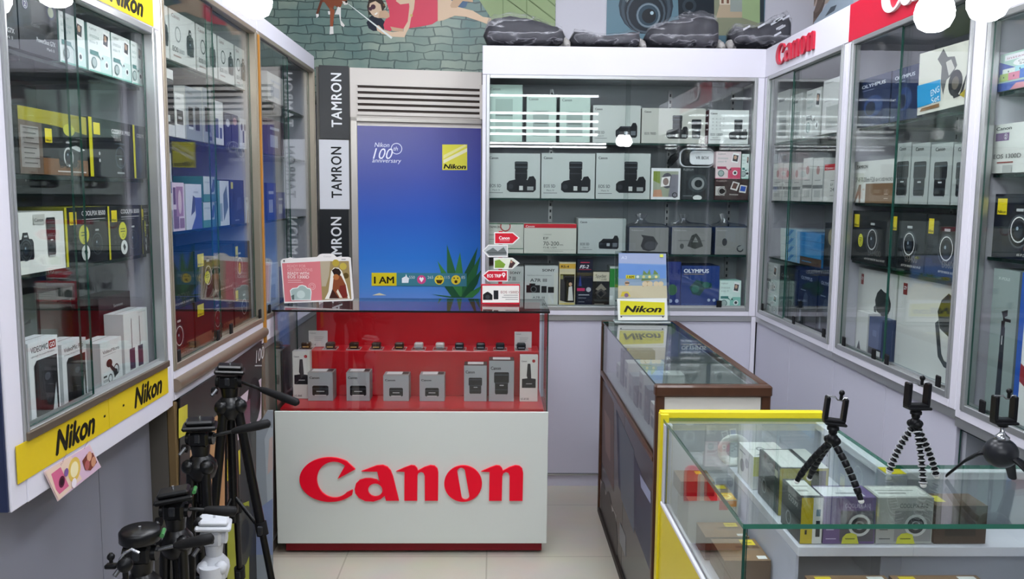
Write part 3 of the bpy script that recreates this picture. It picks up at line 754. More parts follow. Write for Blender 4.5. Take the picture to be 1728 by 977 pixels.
pr += [('r', 627, 460, 669, 482, 'd8c61f'), ('t', 631, 478, 12, 'I AM', '15150f', {'b': .03, 'pw': 34}), ('p', [(669, 460), (787, 461), (787, 483), (669, 482)], '3f7f8f'),
       ('p', [(678, 477), (678, 469), (684, 466), (685, 462), (687, 467), (690, 469), (689, 477)], 'eef3f8'), ('c', 711, 471.5, 7.5, 'd24a86'), ('p', [(707, 470), (709, 467), (711, 469), (713, 467), (715, 470), (711, 476)], 'ffffff'),
       ('c', 741, 472, 8, 'e5cf3c'), ('p', [(735, 472), (747, 472), (744, 478), (738, 478)], '46300f'), ('p', [(736, 468), (739, 466), (739, 468)], '2a2008'), ('p', [(743, 466), (746, 468), (743, 468)], '2a2008'),
       ('c', 769, 472, 8, 'e5cf3c'), ('c', 769, 475, 2.6, '46300f'), ('c', 766, 469, 1.2, '2a2008'), ('c', 772, 469, 1.2, '2a2008'),
       ('t', 690, 470, 5, '550', 'cfe0e8'), ('t', 721, 470, 5, '265', 'cfe0e8'), ('t', 750, 470, 5, '115', 'cfe0e8'), ('t', 778, 470, 5, '85', 'cfe0e8')]
draw(mb, px_prims(plD, pr), 1, 1, TD(.007))
tag(mb.obj('poster'), 'tall blue advertising poster with a yellow square logo and green leaves, covering the door', 'poster')

# ================================================================ banners high on the back wall
YW = YB-.001
plB = lambda px, py: (lambda P: (P.x, P.z))(on('y', YW-.004, px, py))
TB = lambda off=0.0: face_T((0, YW-off, 0), (1, 0, 0), (0, 0, 1), (0, -1, 0))
def cobble():
    m = bpy.data.materials.new('printed_cobbles'); m.use_nodes = True
    nt = m.node_tree; b = nt.nodes['Principled BSDF']
    tc = nt.nodes.new('ShaderNodeTexCoord')
    sx = nt.nodes.new('ShaderNodeSeparateXYZ'); cb = nt.nodes.new('ShaderNodeCombineXYZ')
    nt.links.new(tc.outputs['Object'], sx.inputs[0]); nt.links.new(sx.outputs['X'], cb.inputs['X']); nt.links.new(sx.outputs['Z'], cb.inputs['Y'])
    no = nt.nodes.new('ShaderNodeTexNoise'); no.inputs['Scale'].default_value = 7; no.inputs['Detail'].default_value = 3
    nt.links.new(cb.outputs[0], no.inputs['Vector'])
    mx = nt.nodes.new('ShaderNodeVectorMath'); mx.operation = 'MULTIPLY_ADD'; mx.inputs[1].default_value = (.07, .05, 0)
    nt.links.new(no.outputs['Color'], mx.inputs[0]); nt.links.new(cb.outputs[0], mx.inputs[2])
    br = nt.nodes.new('ShaderNodeTexBrick'); br.inputs['Scale'].default_value = 1; br.inputs['Brick Width'].default_value = .098; br.inputs['Row Height'].default_value = .044
    br.inputs['Mortar Size'].default_value = .0042; br.inputs['Mortar Smooth'].default_value = .5; br.inputs['Bias'].default_value = -.2; br.squash = 1.3; br.squash_frequency = 3
    br.inputs['Color1'].default_value = rgb('8b9c93'); br.inputs['Color2'].default_value = rgb('bac0b0'); br.inputs['Mortar'].default_value = rgb('51645f')
    nt.links.new(mx.outputs[0], br.inputs['Vector'])
    n2 = nt.nodes.new('ShaderNodeTexNoise'); n2.inputs['Scale'].default_value = 2.2; n2.inputs['Detail'].default_value = 5
    nt.links.new(cb.outputs[0], n2.inputs['Vector'])
    r = nt.nodes.new('ShaderNodeValToRGB'); r.color_ramp.elements[0].position = .35; r.color_ramp.elements[0].color = rgb('8fb3b8'); r.color_ramp.elements[1].position = .65; r.color_ramp.elements[1].color = rgb('eef0e6')
    nt.links.new(n2.outputs['Fac'], r.inputs[0])
    mm = nt.nodes.new('ShaderNodeMix'); mm.data_type = 'RGBA'; mm.blend_type = 'MULTIPLY'; mm.inputs[0].default_value = 1
    nt.links.new(br.outputs['Color'], mm.inputs[6]); nt.links.new(r.outputs[0], mm.inputs[7]); nt.links.new(mm.outputs[2], b.inputs['Base Color'])
    b.inputs['Roughness'].default_value = .35
    return m
def banner(name, label, px0, px1, base, prims, zlo=2.02, zhi=2.98):
    u0, u1 = plB(px0, 60)[0], plB(px1, 60)[0]
    mb = MB().box(u0, zlo, 0, u1, zhi, .004, base, TB(.0005))
    draw(mb, px_prims(plB, prims), 1, 1, TB(.0045))
    return tag(mb.obj(name), label, 'banner')
q = lambda X, Y: (500+X/5.236, Y/5.236)     # from an enlarged view of the photograph
Q = lambda pts: [q(*p) for p in pts]
SKIN, SKIN2, REDD = 'd8bda0', 'c6a587', 'd4455c'
wood = [('p', [(770, -60), (937, -60), (937, 80), (860, 80), (828, 30)], '93a579')] + [('p', [(770+k, -60), (774+k, -60), (937, 60-k*.6), (937, 57-k*.6)], '6f8259') for k in (0, 40, 80)] + [('r', 848+k, -40, 849.5+k, 40-k*.2, '75885e') for k in (0, 40)]
lady = [('p', Q([(1290, 0), (1420, -160), (1560, -100), (1500, 60), (1340, 120)]), '4f6a86'),
        ('p', Q([(620, 200), (660, 140), (720, 130), (790, 200), (770, 270), (680, 275), (640, 250)]), '1c2230'), ('p', Q([(625, 60), (640, 0), (700, -30), (760, 0), (790, 60), (760, 100), (700, 140), (640, 130)]), '33261f'),
        ('p', Q([(640, 90), (650, 30), (700, 10), (745, 40), (760, 110), (725, 160), (690, 150), (665, 125)]), SKIN), ('p', Q([(735, 100), (790, 90), (830, 130), (820, 165), (770, 160), (725, 160)]), SKIN2),
        ('p', Q([(790, 0), (830, -40), (1060, -60), (1240, -40), (1255, 60), (1255, 180), (1200, 215), (1100, 235), (1000, 250), (930, 255), (880, 245), (830, 275), (780, 260), (770, 220), (790, 170), (825, 150), (820, 90)]), REDD),
        ('p', Q([(880, 10), (900, -20), (1000, -60), (1020, 0), (1000, 30), (920, 40)]), SKIN), ('p', Q([(985, -60), (1055, -60), (1040, 80), (1015, 160), (1000, 240), (965, 305), (945, 300), (950, 250), (985, 190), (1000, 60)]), SKIN),
        ('p', Q([(705, 225), (730, 225), (770, 265), (850, 285), (940, 275), (970, 300), (955, 330), (850, 325), (760, 300), (715, 270)]), SKIN), ('p', Q([(830, 235), (880, 245), (945, 255), (945, 280), (850, 275)]), SKIN2),
        ('p', Q([(1250, -60), (1350, -20), (1420, 60), (1560, 95), (1650, 150), (1720, 160), (1728, 200), (1700, 220), (1640, 195), (1500, 150), (1400, 140), (1300, 180), (1250, 190)]), SKIN),
        ('p', Q([(1360, 50), (1400, -40), (1560, -60), (1560, 20), (1470, 10), (1420, 70), (1370, 70)]), SKIN2),
        ('c', *q(680, 62), 4.2, '4a2c3a'), ('c', *q(655, 80), 3.2, '4a2c3a'), ('p', Q([(690, 125), (715, 108), (720, 120), (700, 135)]), 'f4eee6'), ('c', *q(775, 45), 2, '6b4d2c'),
        ('p', Q([(450, 30), (470, 40), (850, 330), (840, 345)]), 'dfe6e2'), ('p', Q([(1010, 125), (1030, 130), (1026, 150), (1006, 145)]), 'c9b26a')]
dog = [('p', Q([(210, -40), (430, -40), (455, 20), (440, 40), (410, 25), (395, 60), (370, 70), (340, 50), (310, 100), (280, 60), (250, 20), (220, 20)]), '8a4a30'), ('p', Q([(215, 0), (240, 0), (200, 110), (195, 150), (178, 150), (175, 120)]), '6b3c2a'),
       ('p', Q([(295, 60), (340, 90), (330, 180), (325, 240), (300, 240), (300, 150)]), '9a5638'), ('p', Q([(300, 235), (328, 235), (330, 300), (295, 305)]), 'eceae4'), ('p', Q([(370, 60), (395, 70), (395, 180), (430, 225), (420, 240), (395, 225), (380, 130), (340, 130)]), 'eceae4'),
       ('p', Q([(175, 125), (200, 125), (200, 145), (180, 160)]), 'eceae4'), ('p', Q([(405, 10), (455, 20), (455, 40), (425, 45)]), 'ece6dc'), ('c', *q(443, 18), 2, '1b1512'), ('p', Q([(280, 100), (300, 100), (300, 130), (285, 130)]), 'eceae4')]
banner('banner', 'big banner of a woman in red lying on cobbles with a dog on a lead', 440, 937, cobble(), wood+lady+dog)
bz = [('c', 1090, 10, 46, '26343f'), ('o', 1090, 14, 42, .12, '3c4a55'), ('c', 1090, 20, 36, '15202a'), ('o', 1090, 22, 33, .1, '45535e'), ('c', 1094, 26, 21, '2b4250'), ('o', 1094, 26, 20, .15, '71828c'), ('c', 1095, 27, 12, '0e1820'), ('c', 1100, 22, 3, 'a9c3cf'),
      ('t', 1058, 4, 4, 'CANON ZOOM LENS', 'c3ccd1', {'pw': 26, 'rot': .9}), ('p', [(1142, -60), (1205, -60), (1205, 60), (1155, 60), (1145, 30)], '18222b'), ('c', 1163, 10, 12, '2a3740'), ('c', 1163, 10, 7, '121a21'),
      ('r', 1205, -60, 1288, 60, '8c9077'), ('p', [(1208, 30), (1225, -30), (1260, -30), (1262, 30)], 'b9a78c'), ('r', 1214, -20, 1240, 8, 'd6cdb8'), ('r', 1217, -16, 1221, 6, '7a5442'), ('r', 1226, -16, 1230, 6, '7a5442'),
      ('r', 1232, -20, 1252, 20, '9aa39c'), ('p', [(1252, -60), (1282, -60), (1282, 40), (1252, 30)], '9db384'), ('r', 1282, -60, 1289, 60, '303c42')]
banner('banner', 'banner of a huge camera lens beside a street scene, above the black bags', 1023, 1289, mat('5f7f8d', .35), bz)
# the white panel on the corner wall above the side cabinets
plR = lambda px, py: (lambda P: (P.y, P.z))(on('x', XR-.006, px, py))
bl = [('p', [(1310, -60), (1404, -60), (1408, 0), (1385, 10), (1355, 12), (1325, -2)], 'd4c2b4'), ('o', 1362, -18, 30, .3, '7d6a5e'), ('o', 1362, -18, 18, .3, '94806f'), ('o', 1380, -8, 14, .25, '6b584d'),
      ('p', [(1372, 40), (1400, 0), (1440, -10), (1440, 20), (1395, 42)], 'bfd0de'), ('p', [(1392, 28), (1402, 12), (1412, 8), (1408, 18)], '5b6670')]
pts = []
mb = MB().box(-(YB-.01), 2.02, 0, -2.0, 2.98, .004, mat('dedde6', .4), face_T((XR-.001, 0, 0), (0, -1, 0), (0, 0, 1), (-1, 0, 0)))
draw(mb, px_prims(lambda px, py: (lambda a: (-a[0], a[1]))(plR(px, py)), bl), 1, 1, face_T((XR-.005, 0, 0), (0, -1, 0), (0, 0, 1), (-1, 0, 0)))
tag(mb.obj('banner'), 'white banner with a brown printed ornament above the side cabinets', 'banner')

# fascia lettering
def lettering(px0, px1, pyb, colr, parent, org, rz):
    y0 = y_at(1.37, 2.2, px0); y1 = y_at(1.37, 2.2, px1)
    zb = z_at(1.37, y0, pyb)
    mb = add_canon(MB(), T_RIGHT(y0, zb, 1.37-.0045), mat(colr, .35), y0-y1, .006)
    o = mb.obj('lettering'); sub(o, parent, (Matrix.Translation((org[0], org[1], 0)) @ Matrix.Rotation(rz, 4, 'Z')).inverted())
    return o
lettering(1312, 1376, 112, 'c22a40', cabA, (1.374, 4.304), -PI/2)
lettering(1491, 1650, 28, 'f0e8ea', cabB, (1.374, 3.302), -PI/2)

# ================================================================ goods in the back cabinet
Z1, Z2, Z3, Z4 = .954, 1.240, 1.526, 1.814
GB = 'boxes in the back wall cabinet'
top_big = lambda a: [('r', 0, 0, 1, 1, 'b8d0c4'), ('t', .06, .9, .05, 'Canon', '85908a', {'b': .02, 'w': .3}), ('r', .22, .15, .72, .75, '9fb4a9'), ('r', .22, .45, .72, .48, '6f8078')]
top_mid = lambda a: [('r', 0, 0, 1, 1, 'b9ccc1'), ('t', .07, .88, .06, 'Canon', '66706b', {'b': .02, 'w': .32}), ('r', .22, .12, .75, .66, '94a39b'), ('r', .26, .38, .7, .42, '6c7872')]
box_back(823, 881, Z4, 134, top_big, 'tallest pale green-grey camera box on the top shelf of the back cabinet, by its post', D=.2, side='a9b6af')
box_back(888, 938, Z4, 160, top_mid, 'middle one of three pale upright boxes on the top shelf of the back cabinet', D=.2, side='9aa49f')
box_back(944, 995, Z4, 162, top_mid, 'pale upright box beside the wide grey camera box on the top shelf', D=.2, side='9aa49f')
box_back(1000, 1080, Z4, 178, A_eos('EOS 5D', 'bfc4bf', CAMBODY, .7, .52), 'grey box with a camera body picture on the top shelf, middle of the back cabinet', D=.2)
box_back(1082, 1189, Z4, 183, A_eos('EOS 700D', 'bcbdb4', CAMTOP, .56, .68, False, True), 'wide beige-grey box picturing a camera and a separate lens on the top shelf', D=.2, side='97938d')
box_back(1195, 1262, Z4, 186, A_dots('EOS 1200D'), 'pale box with rows of small icons at the corner end of the top shelf', D=.2, side='6d3b41')
for a_, b_, l_ in ((822, 911, 'grey camera box standing next to the cabinet post on the second shelf down'), (913, 1003, 'middle one of the three matching grey camera boxes on the second shelf down'),
                   (1005, 1096, 'matching grey camera box beside the square photo box on the second shelf down')):
    box_back(a_, b_, Z3, 259, A_eos('EOS 5D', 'bcc3bf', CAMTOP, .64, .7), l_, D=.2, side='9fa5a2', group='three matching grey camera boxes')
box_back(1098, 1147, Z3, 284, A_plain('e3e5e6', ('r', .07, .08, .93, .9, '9aa18d'), ('p', [(.07, .6), (.3, .5), (.3, .9), (.07, .9)], '7f8f3f'), ('p', [(.07, .08), (.1, .3), (.35, .32), (.4, .08)], 'c08f74'), ('e', .55, .6, .2, .25, '55555c'),
         ('p', [(.33, .4), (.62, .44), (.66, .74), (.36, .7)], 'ece9e6'), ('e', .5, .57, .1, .12, '8c7a74'), ('p', [(.6, .08), (.93, .08), (.93, .8), (.7, .8)], '7d7c85'), ('o', .82, .14, .09, .03, '26262a')),
         'white edged square box with a photo of a person, on the second shelf down', D=.1)
zvr = box_back(1149, 1204, Z3, 283, A_plain('2b3033', ('e', .5, .5, .3, .28, '3c4347'), ('e', .5, .5, .2, .2, '8f9494'), ('e', .52, .5, .12, .12, '23282b'), ('t', .05, .9, .07, 'FUJIFILM', 'a9acac', {'w': .3}), ('e', .5, .06, .14, .08, 'dfe2df'), ('r', .05, .1, .35, .13, '6c7275')),
         'dark box with a round lens picture under the white headset', D=.15, side='2b3033')
box_back(1207, 1249, Z3+.109, 256, A_instax('d97f93', 'ead7d8', 'd04a6b', 'a83c5a'), 'pink instant camera box on top of the brown one in the back cabinet', D=.12, side='e0c4c8', name='instant_camera_box')
box_back(1205, 1262, Z3, 301, A_plain('3b2a2a', ('t', .05, .84, .07, 'FUJIFILM', 'b9a9a4', {'w': .3}), ('r', .03, .2, .3, .62, 'c5c2bd'), ('o', .22, .4, .2, .04, '8a8784'), ('c', .22, .4, .13, '201a1a'),
         ('p', [(.46, .5), (.66, .42), (.74, .78), (.54, .86)], 'e3e1dc'), ('p', [(.5, .55), (.63, .5), (.69, .74), (.56, .8)], '5c4038'), ('p', [(.72, .36), (.92, .32), (.96, .66), (.76, .7)], 'e3e1dc'), ('p', [(.75, .42), (.9, .39), (.93, .62), (.78, .65)], '2d55b0'), ('t', .45, .22, .08, 'instax', 'ded9d2', {'w': .26})),
         'brown box with instant photo prints pictured, under the pink box', D=.16, side='3b2a2a', name='instant_camera_box')
box_back(1251, 1263, Z3+.109, 260, A_instax('8dc9b6', 'e1efe9'), 'narrow visible edge of a pale green box beside the pink one', D=.12, side='bddbd0', name='instant_camera_box')
box_back(822, 883, Z2, 377, A_plain('c6c8bd', ('t', .06, .84, .07, 'TAMRON', '3a3a3a', {'w': .3, 'b': .02}), ('o', .5, 1-.1, .18, .04, 'b03434'), ('r', .05, .6, .3, .62, '8a8a82'), ('r', .05, .45, .2, .47, '8a8a82'), ('r', 0, .14, 1, .16, '3a6a4c'), ('r', 0, .97, 1, 1, '3a6a4c')),
         'cream lens box with a red ring, behind the red signpost card', side='bfc1b7', name='lens_box')
box_back(884, 972, Z2, 378, A_plain('c9cbc0', ('r', 0, .86, 1, 1, 'c3202f'), ('t', .03, .88, .07, 'Canon', 'f0e8e8', {'w': .17, 'b': .02}), ('t', .37, .62, .04, 'ULTRASONIC', '6a6a66', {'w': .16}), ('t', .37, .47, .09, 'EF', '2f2f30', {'w': .1}), ('t', .37, .27, .14, '70-200', '2f2f30', {'w': .3}),
         ('t', .68, .27, .06, 'mm', '2f2f30', {'w': .07}), ('t', .37, .17, .06, 'F2.8L USM', '4a4a48', {'w': .25}), ('r', .37, .12, .98, .125, '6a6a66'), ('r', .37, .07, .75, .08, '6a6a66')),
         'cream lens box with a red top band on the third shelf down', D=.18, side='c3c4ba', name='lens_box')
box_back(975, 1055, Z2, 369, A_dots('EOS 5D') if False else A_eos('EOS 5D', 'b4bcba', CAMBODY, .64, .5), 'grey camera box next to the bagged boxes, third shelf down', D=.2)
def bag_over(x0, x1, Y, z, H, D, label):
    t = thing('plastic_bag', label, 'bag', ((x0+x1)/2, Y+D/2, z), 0, None)
    w_, m = (x1-x0)/2+.002, MB()
    n = 24; rings = []
    rnd = random.Random(int(x0*1000))
    prof = [(1.0, 0.0), (1.0, H*.3), (1.0, H*.7), (1.01, H+.004), (.8, H+.016), (.35, H+.022), (.16, H+.04), (.28, H+.07)]
    vs = []; fs = []
    for s_, zz in prof:
        for k in range(n):
            a = 2*PI*k/n; c_, q_ = math.cos(a), math.sin(a)
            f = 1/max(abs(c_), abs(q_)) if s_ > .7 else 1.0
            j = 1+rnd.uniform(-.0, .02) if s_ > .7 else 1+rnd.uniform(-.25, .3)
            ox = -.3*w_ if zz > H+.02 else 0
            vs.append((c_*f*w_*s_*j+ox*(0 if s_ > .7 else 1), q_*f*(D/2+.006)*s_*j, zz+(rnd.uniform(-.004, .004) if s_ < .9 else 0)))
    for i in range(len(prof)-1):
        for k in range(n):
            fs.append((i*n+k, i*n+(k+1) % n, (i+1)*n+(k+1) % n, (i+1)*n+k))
    m.add(vs, fs, PLASTIC(), None, False)
    m.obj('bag_film', t)
    k_ = MB().lathe([(.006, 0), (.010, .004), (.006, .010)], mat('c9ccce', .3), 10); k_.obj('tie', t, (-.3*w_, 0, H+.036))
BAGGED = (((1061, 1127), 'grey box in clear plastic, nearest the matching grey camera box', [('p', [(.3, .3), (.36, .6), (.3, .72), (.62, .66), (.74, .4), (.66, .16), (.5, .1), (.36, .16)], '3f3f42'), ('e', .55, .32, .16, .16, '55565a')]),
          ((1133, 1199), 'grey box in clear plastic, between the two other bagged boxes', [('p', [(.4, .3), (.5, .7), (.62, .78), (.72, .6), (.8, .3), (.6, .2)], '3f423f'), ('p', [(.53, .45), (.6, .66), (.68, .45)], '9a9c98'), ('e', .26, .3, .05, .1, '4a4c4a'), ('r', .16, .5, .84, .52, '5c5e5c')]),
          ((1206, 1259), 'grey box in clear plastic with a curved hook picture, closest to the corner post', [('e', .3, .46, .08, .14, '3c3c40'), ('o', .8, .22, .13, .05, '3c3c40'), ('p', [(.7, .26), (.95, .4), (.9, .2)], 'a0a29f')]))
for (a_, b_), l_, pr in BAGGED:
    o = box_back(a_, b_, Z2, 384, A_plain('a09f9c', ('t', .06, .86, .06, 'Nikon', 'd2d2d0', {'w': .3}), *pr), l_, D=.13, side='2c4f8f', name='strap_box', Y=BY+.01)
    xa, xb = x_at(BY+.01, Z2, a_), x_at(BY+.01, Z2, b_)
    bag_over(xa, xb, BY+.01, Z2+.0005, z_at(xa, BY, 384)-Z2, .13, 'clear knotted bag over the box ' + l_.split(',')[-1].strip())
box_back(822, 883, Z1, 450, A_plain('b9beba', ('t', .6, .8, .07, 'SONY', '333', {'w': .34, 'b': .02}) if False else ('t', .62, .82, .06, 'SONY', '333333', {'w': .3, 'b': .02}), ('t', .5, .66, .1, 'A7 III', '2b2b2c', {'w': .28}), ('r', .5, .6, .9, .61, '777777'), ('r', .55, .4, .85, .55, '1b1b1d')),
         'grey camera box half hidden behind the white signpost card on the cabinet floor', side='a4a8a5')
box_back(885, 941, Z1, 449, A_plain('c4c9c6', ('t', .52, .87, .06, 'SONY', '333333', {'w': .38, 'b': .03}), ('t', .08, .76, .03, 'Full-frame Mirrorless camera', '6c6c6c', {'w': .72}), ('t', .16, .62, .08, 'A7R III', '2b2b2c', {'w': .5, 'b': .01}),
         ('r', .05, .36, .46, .54, '1b1c1e'), ('r', .14, .54, .32, .58, '1b1c1e'), ('c', .27, .44, .075, '0a0a0c'), ('o', .27, .44, .075, .02, '63676a'), ('r', .5, .36, .66, .52, '1b1c1e'), ('r', .7, .36, .88, .5, '1b1c1e'), ('t', .24, .22, .05, 'A7R III', '444444', {'w': .36}), ('r', .1, .06, .8, .07, '888888')),
         'grey box picturing a camera and two lenses, on the back cabinet floor', side='aeb2af')
box_back(943, 970, Z1, 443, A_plain('ccc4a4', ('r', 0, .86, 1, .97, 'cfa43c'), ('t', .1, .885, .05, 'RS-4', '3b2c10', {'w': .5, 'b': .03}), ('p', [(.06, .16), (.06, .74), (.95, .74), (.95, .12), (.5, .12)], '18181a'), ('e', .7, .52, .1, .04, 'cfa98c'), ('p', [(.55, .16), (.6, .46), (.8, .48), (.88, .16)], 'd9d8d3'), ('r', .08, .63, .24, .72, '8a8a4f'), ('r', .05, .02, .95, .1, 'd4c06a')),
         'slim cream and black strap box with a yellow band on the back cabinet floor', D=.07, side='c9c3ac', name='strap_box')
box_back(973, 999, Z1, 432, A_plain('181d30', ('r', .2, .93, .8, .95, 'b0304a'), ('t', .15, .82, .07, 'FS-2', 'ebebf0', {'w': .6, 's': .3, 'b': .02}), ('r', .1, .79, .9, .8, 'b0304a'), ('r', 0, .35, .5, .41, 'c22d63'), ('c', .75, .38, .05, 'b9bcc4'), ('r', .1, .26, .8, .28, 'a5a8b0'), ('r', .1, .2, .6, .21, '8a8d98'), ('r', .1, .12, .5, .13, '8a8d98'), ('p', [(.1, .45), (.2, .7), (.3, .45)], '2d3f86')),
         'tall dark navy box with pink bar, beside the slim cream strap box', D=.07, side='151a2a')
box_back(1000, 1027, Z1, 459, A_plain('23211f', ('r', 0, .74, 1, 1, 'cfc8b2'), ('t', .15, .84, .1, 'Spyder', '3a362e', {'w': .68}), ('t', .5, .77, .05, 'CUBE', '6a655a', {'w': .35}), ('p', [(.15, .52), (.5, .68), (.85, .52), (.5, .44)], '8d8779'), ('p', [(.12, .42), (.5, .26), (.88, .42), (.5, .54)], '4f4b45'), ('p', [(.3, .4), (.5, .3), (.7, .4), (.5, .48)], '0f0f0f'), ('r', .1, .1, .7, .12, '9a958a')),
         'small black box with a cream top panel, on the back cabinet floor', D=.07, side='23211f')
box_back(1028, 1047, Z1, 450, A_plain('c4cbc7', ('p', [(0, .5), (0, .95), (.8, .95), (1, .7), (1, .5)], '2f8a3b'), ('r', 0, .2, .3, .3, 'e1e6e4')), 'grey-green box partly behind the clear photo stand', D=.12, side='9fa9a4')
box_back(1120, 1147, Z1, 442, A_plain('26367a', ('e', .5, .4, .3, .12, '3c6a4a'), ('c', .4, .16, .04, 'a9b4d2'), ('c', .8, .16, .04, 'a9b4d2')), 'blue box edge showing behind the clear photo stand', D=.2, side='202c62')
box_back(1148, 1212, Z1, 449, A_plain('27407f', ('t', .06, .84, .09, 'OLYMPUS', 'e4e9f2', {'w': .66, 'b': .04}), ('r', .06, .8, .6, .81, 'b9a35a'), ('p', [(.22, .5), (.4, .68), (.62, .62), (.8, .6), (.82, .48), (.62, .46), (.5, .3), (.3, .34)], '1f4a48'), ('e', .38, .46, .1, .09, '2f6b5e'), ('e', .66, .56, .1, .07, '2f6b5e'),
         ('c', .74, .2, .035, 'b7c2d8'), ('c', .88, .2, .035, 'b7c2d8'), ('t', .04, .05, .07, 'EXWOPS 1', '5f78b4', {'w': .66})),
         'bright blue binoculars box with white lettering, on the back cabinet floor', D=.2, side='1e3268', name='binoculars_box')
box_back(1213, 1249, Z1, 474, A_instax('7fc3b4', 'd9eee6', '8fcfc0'), 'mint instant camera box on the back cabinet floor, by the blue binoculars box', D=.1, side='a9d8cc', name='instant_camera_box')

# white headset lying on the dark box
xv, yv, zv = x_at(4.44, Z3+.12, 1168), 4.435, z_at(x_at(4.36, Z3, 1170), 4.36, 283)+.002
t = thing('vr_headset', 'white and black head-worn viewer lying on the dark box in the back cabinet', 'headset', (xv, yv, zv), 0)
def rrect(w_, h_, r_, n=5):
    out = []
    for cx_, cy_, a0 in ((w_/2-r_, h_/2-r_, 0), (-w_/2+r_, h_/2-r_, 90), (-w_/2+r_, -h_/2+r_, 180), (w_/2-r_, -h_/2+r_, 270)):
        out += arc(cx_, cy_, r_, r_, a0, a0+90, n)
    return out
TF = Matrix(((1, 0, 0, 0.015), (0, 0, -1, 0), (0, 1, 0, .051), (0, 0, 0, 1)))
MB().prism(rrect(.185, .098, .035), -.05, .03, mat('e4e7ea', .25), TF).obj('shell', t)
MB().prism(rrect(.172, .086, .03), .03, .033, mat('17191c', .12), TF).obj('front_visor', t)
mb = MB().prism([(x+.022, y) for x, y in rrect(.125, .072, .022)], .0335, .040, mat('eceef0', .25), TF)
draw(mb, [('t', -.01, -.008, .016, 'VR BOX', '33363a', {'b': .02, 'w': .07})], 1, 1, TF @ Matrix.Translation((0, 0, .0402)))
mb.obj('front_cover', t)
MB().tube([(-.07, .0, .07), (-.1, .02, .05), (-.115, .03, .02), (-.108, .03, .01)], [.018, .02, .016, .01], mat('1b1c1f', .8), 10).obj('head_strap', t)

def crinkle():
    if 'wrap' in MATS: return MATS['wrap']
    m = bpy.data.materials.new('wrap_film'); m.use_nodes = True
    nt = m.node_tree; b = nt.nodes['Principled BSDF']
    tc = nt.nodes.new('ShaderNodeTexCoord')
    mp = nt.nodes.new('ShaderNodeMapping'); mp.inputs['Scale'].default_value = (4, 8, 16); mp.inputs['Rotation'].default_value = (0, .5, .3)
    no = nt.nodes.new('ShaderNodeTexNoise'); no.inputs['Scale'].default_value = 1.0; no.inputs['Detail'].default_value = 2.5; no.inputs['Distortion'].default_value = .8
    r = nt.nodes.new('ShaderNodeValToRGB'); e = r.color_ramp.elements
    e[0].position = .485; e[0].color = (.07, .07, .07, 1); e[1].position = .56; e[1].color = (.13, .13, .13, 1)
    q_ = e.new(.51); q_.color = (.5, .5, .5, 1)
    nt.links.new(tc.outputs['Object'], mp.inputs[0]); nt.links.new(mp.outputs[0], no.inputs['Vector']); nt.links.new(no.outputs['Fac'], r.inputs[0]); nt.links.new(r.outputs[0], b.inputs['Alpha'])
    bp = nt.nodes.new('ShaderNodeBump'); bp.inputs['Strength'].default_value = .8; bp.inputs['Distance'].default_value = .02
    nt.links.new(no.outputs['Fac'], bp.inputs['Height']); nt.links.new(bp.outputs['Normal'], b.inputs['Normal'])
    b.inputs['Base Color'].default_value = rgb('b9b9c0'); b.inputs['Roughness'].default_value = .22
    MATS['wrap'] = m
    return m
# ---------------------------------------------------------------- bags on top of the cabinet
def bagged_bag(px0, px1, pyt, label, seed, knot, h0=0.0, prints=False):
    Y = 4.40
    x0, x1 = x_at(Y, 2.3, px0), x_at(Y, 2.3, px1)
    H = z_at((x0+x1)/2, Y, pyt)-2.286
    t = thing('packed_bag', label, 'bag', ((x0+x1)/2, Y+.06, 2.286), 0, None)
    rnd = random.Random(seed); m = MB(); n = 28; rows = 16
    w_ = (x1-x0)/2
    ph = [rnd.uniform(0, 6) for _ in range(6)]
    def surf(k1, k2, grow):
        vs = []
        for i in range(rows+1):
            u = -1+2*i/rows
            for k in range(n):
                a = 2*PI*k/n
                c_, s_ = math.cos(a), math.sin(a)
                e = (1-abs(u)**9)**.5 if abs(u) < 1 else 0
                wr = 1+k1*math.sin(5*u*PI+3*a+ph[0])+k1*.7*math.sin(11*u+7*a+ph[1])+k2*rnd.uniform(-1, 1)
                yy = .11*e*math.copysign(abs(c_)**.7, c_)*wr
                zz = H/2*(.75+.25*math.sin(2*u+ph[2]))*e*math.copysign(abs(s_)**.6, s_)*wr + H/2*(.86+.14*math.sin(2*u+ph[2]))
                vs.append((u*w_, yy*grow, max(.0, zz*(1+(grow-1)*1.2))))
        fs = [(i*n+k, i*n+(k+1) % n, (i+1)*n+(k+1) % n, (i+1)*n+k) for i in range(rows) for k in range(n)]
        return vs, fs
    vs, fs = surf(.035, .01, 1.0)
    m.add(vs, fs, mat('303037', .5, var=.3, bump=.3, scale=14), None, True)
    if prints:
        for k in range(9):
            px_, pz_ = rnd.uniform(-.7, .7)*w_, rnd.uniform(.3, .8)*H
            m.add([(px_+x_*.035-y_*.01, -.112-.0*k, pz_+x_*.02+y_*.03) for x_, y_ in ((0, 0), (1, 0), (1, .3), (0, .3))], [(0, 1, 2, 3)], mat('c9cbd2', .4))
    m.obj('fabric_body', t)
    m2 = MB(); vs, fs = surf(.05, .04, 1.10)
    m2.add(vs, fs, crinkle(), None, True); m2.obj('plastic_wrap', t)
    kx = w_*.93*knot
    MB().ball((kx, -.03, .035), .032, mat('b5b1ae', .35, bump=.4, scale=60), 10).tube([(kx, -.03, .035), (kx+.012*knot, -.06, .03), (kx+.018*knot, -.09, .012)], [.016, .022, .011], mat('b3afac', .35, bump=.5, scale=60), 9).obj('knot', t)
bagged_bag(815, 957, 27, 'black bag wrapped in plastic on the back cabinet, nearest the cobblestone banner', 3, 1)
bagged_bag(961, 1084, 44, 'flattest plastic wrapped black bag, second from the cobblestone banner', 5, 1)
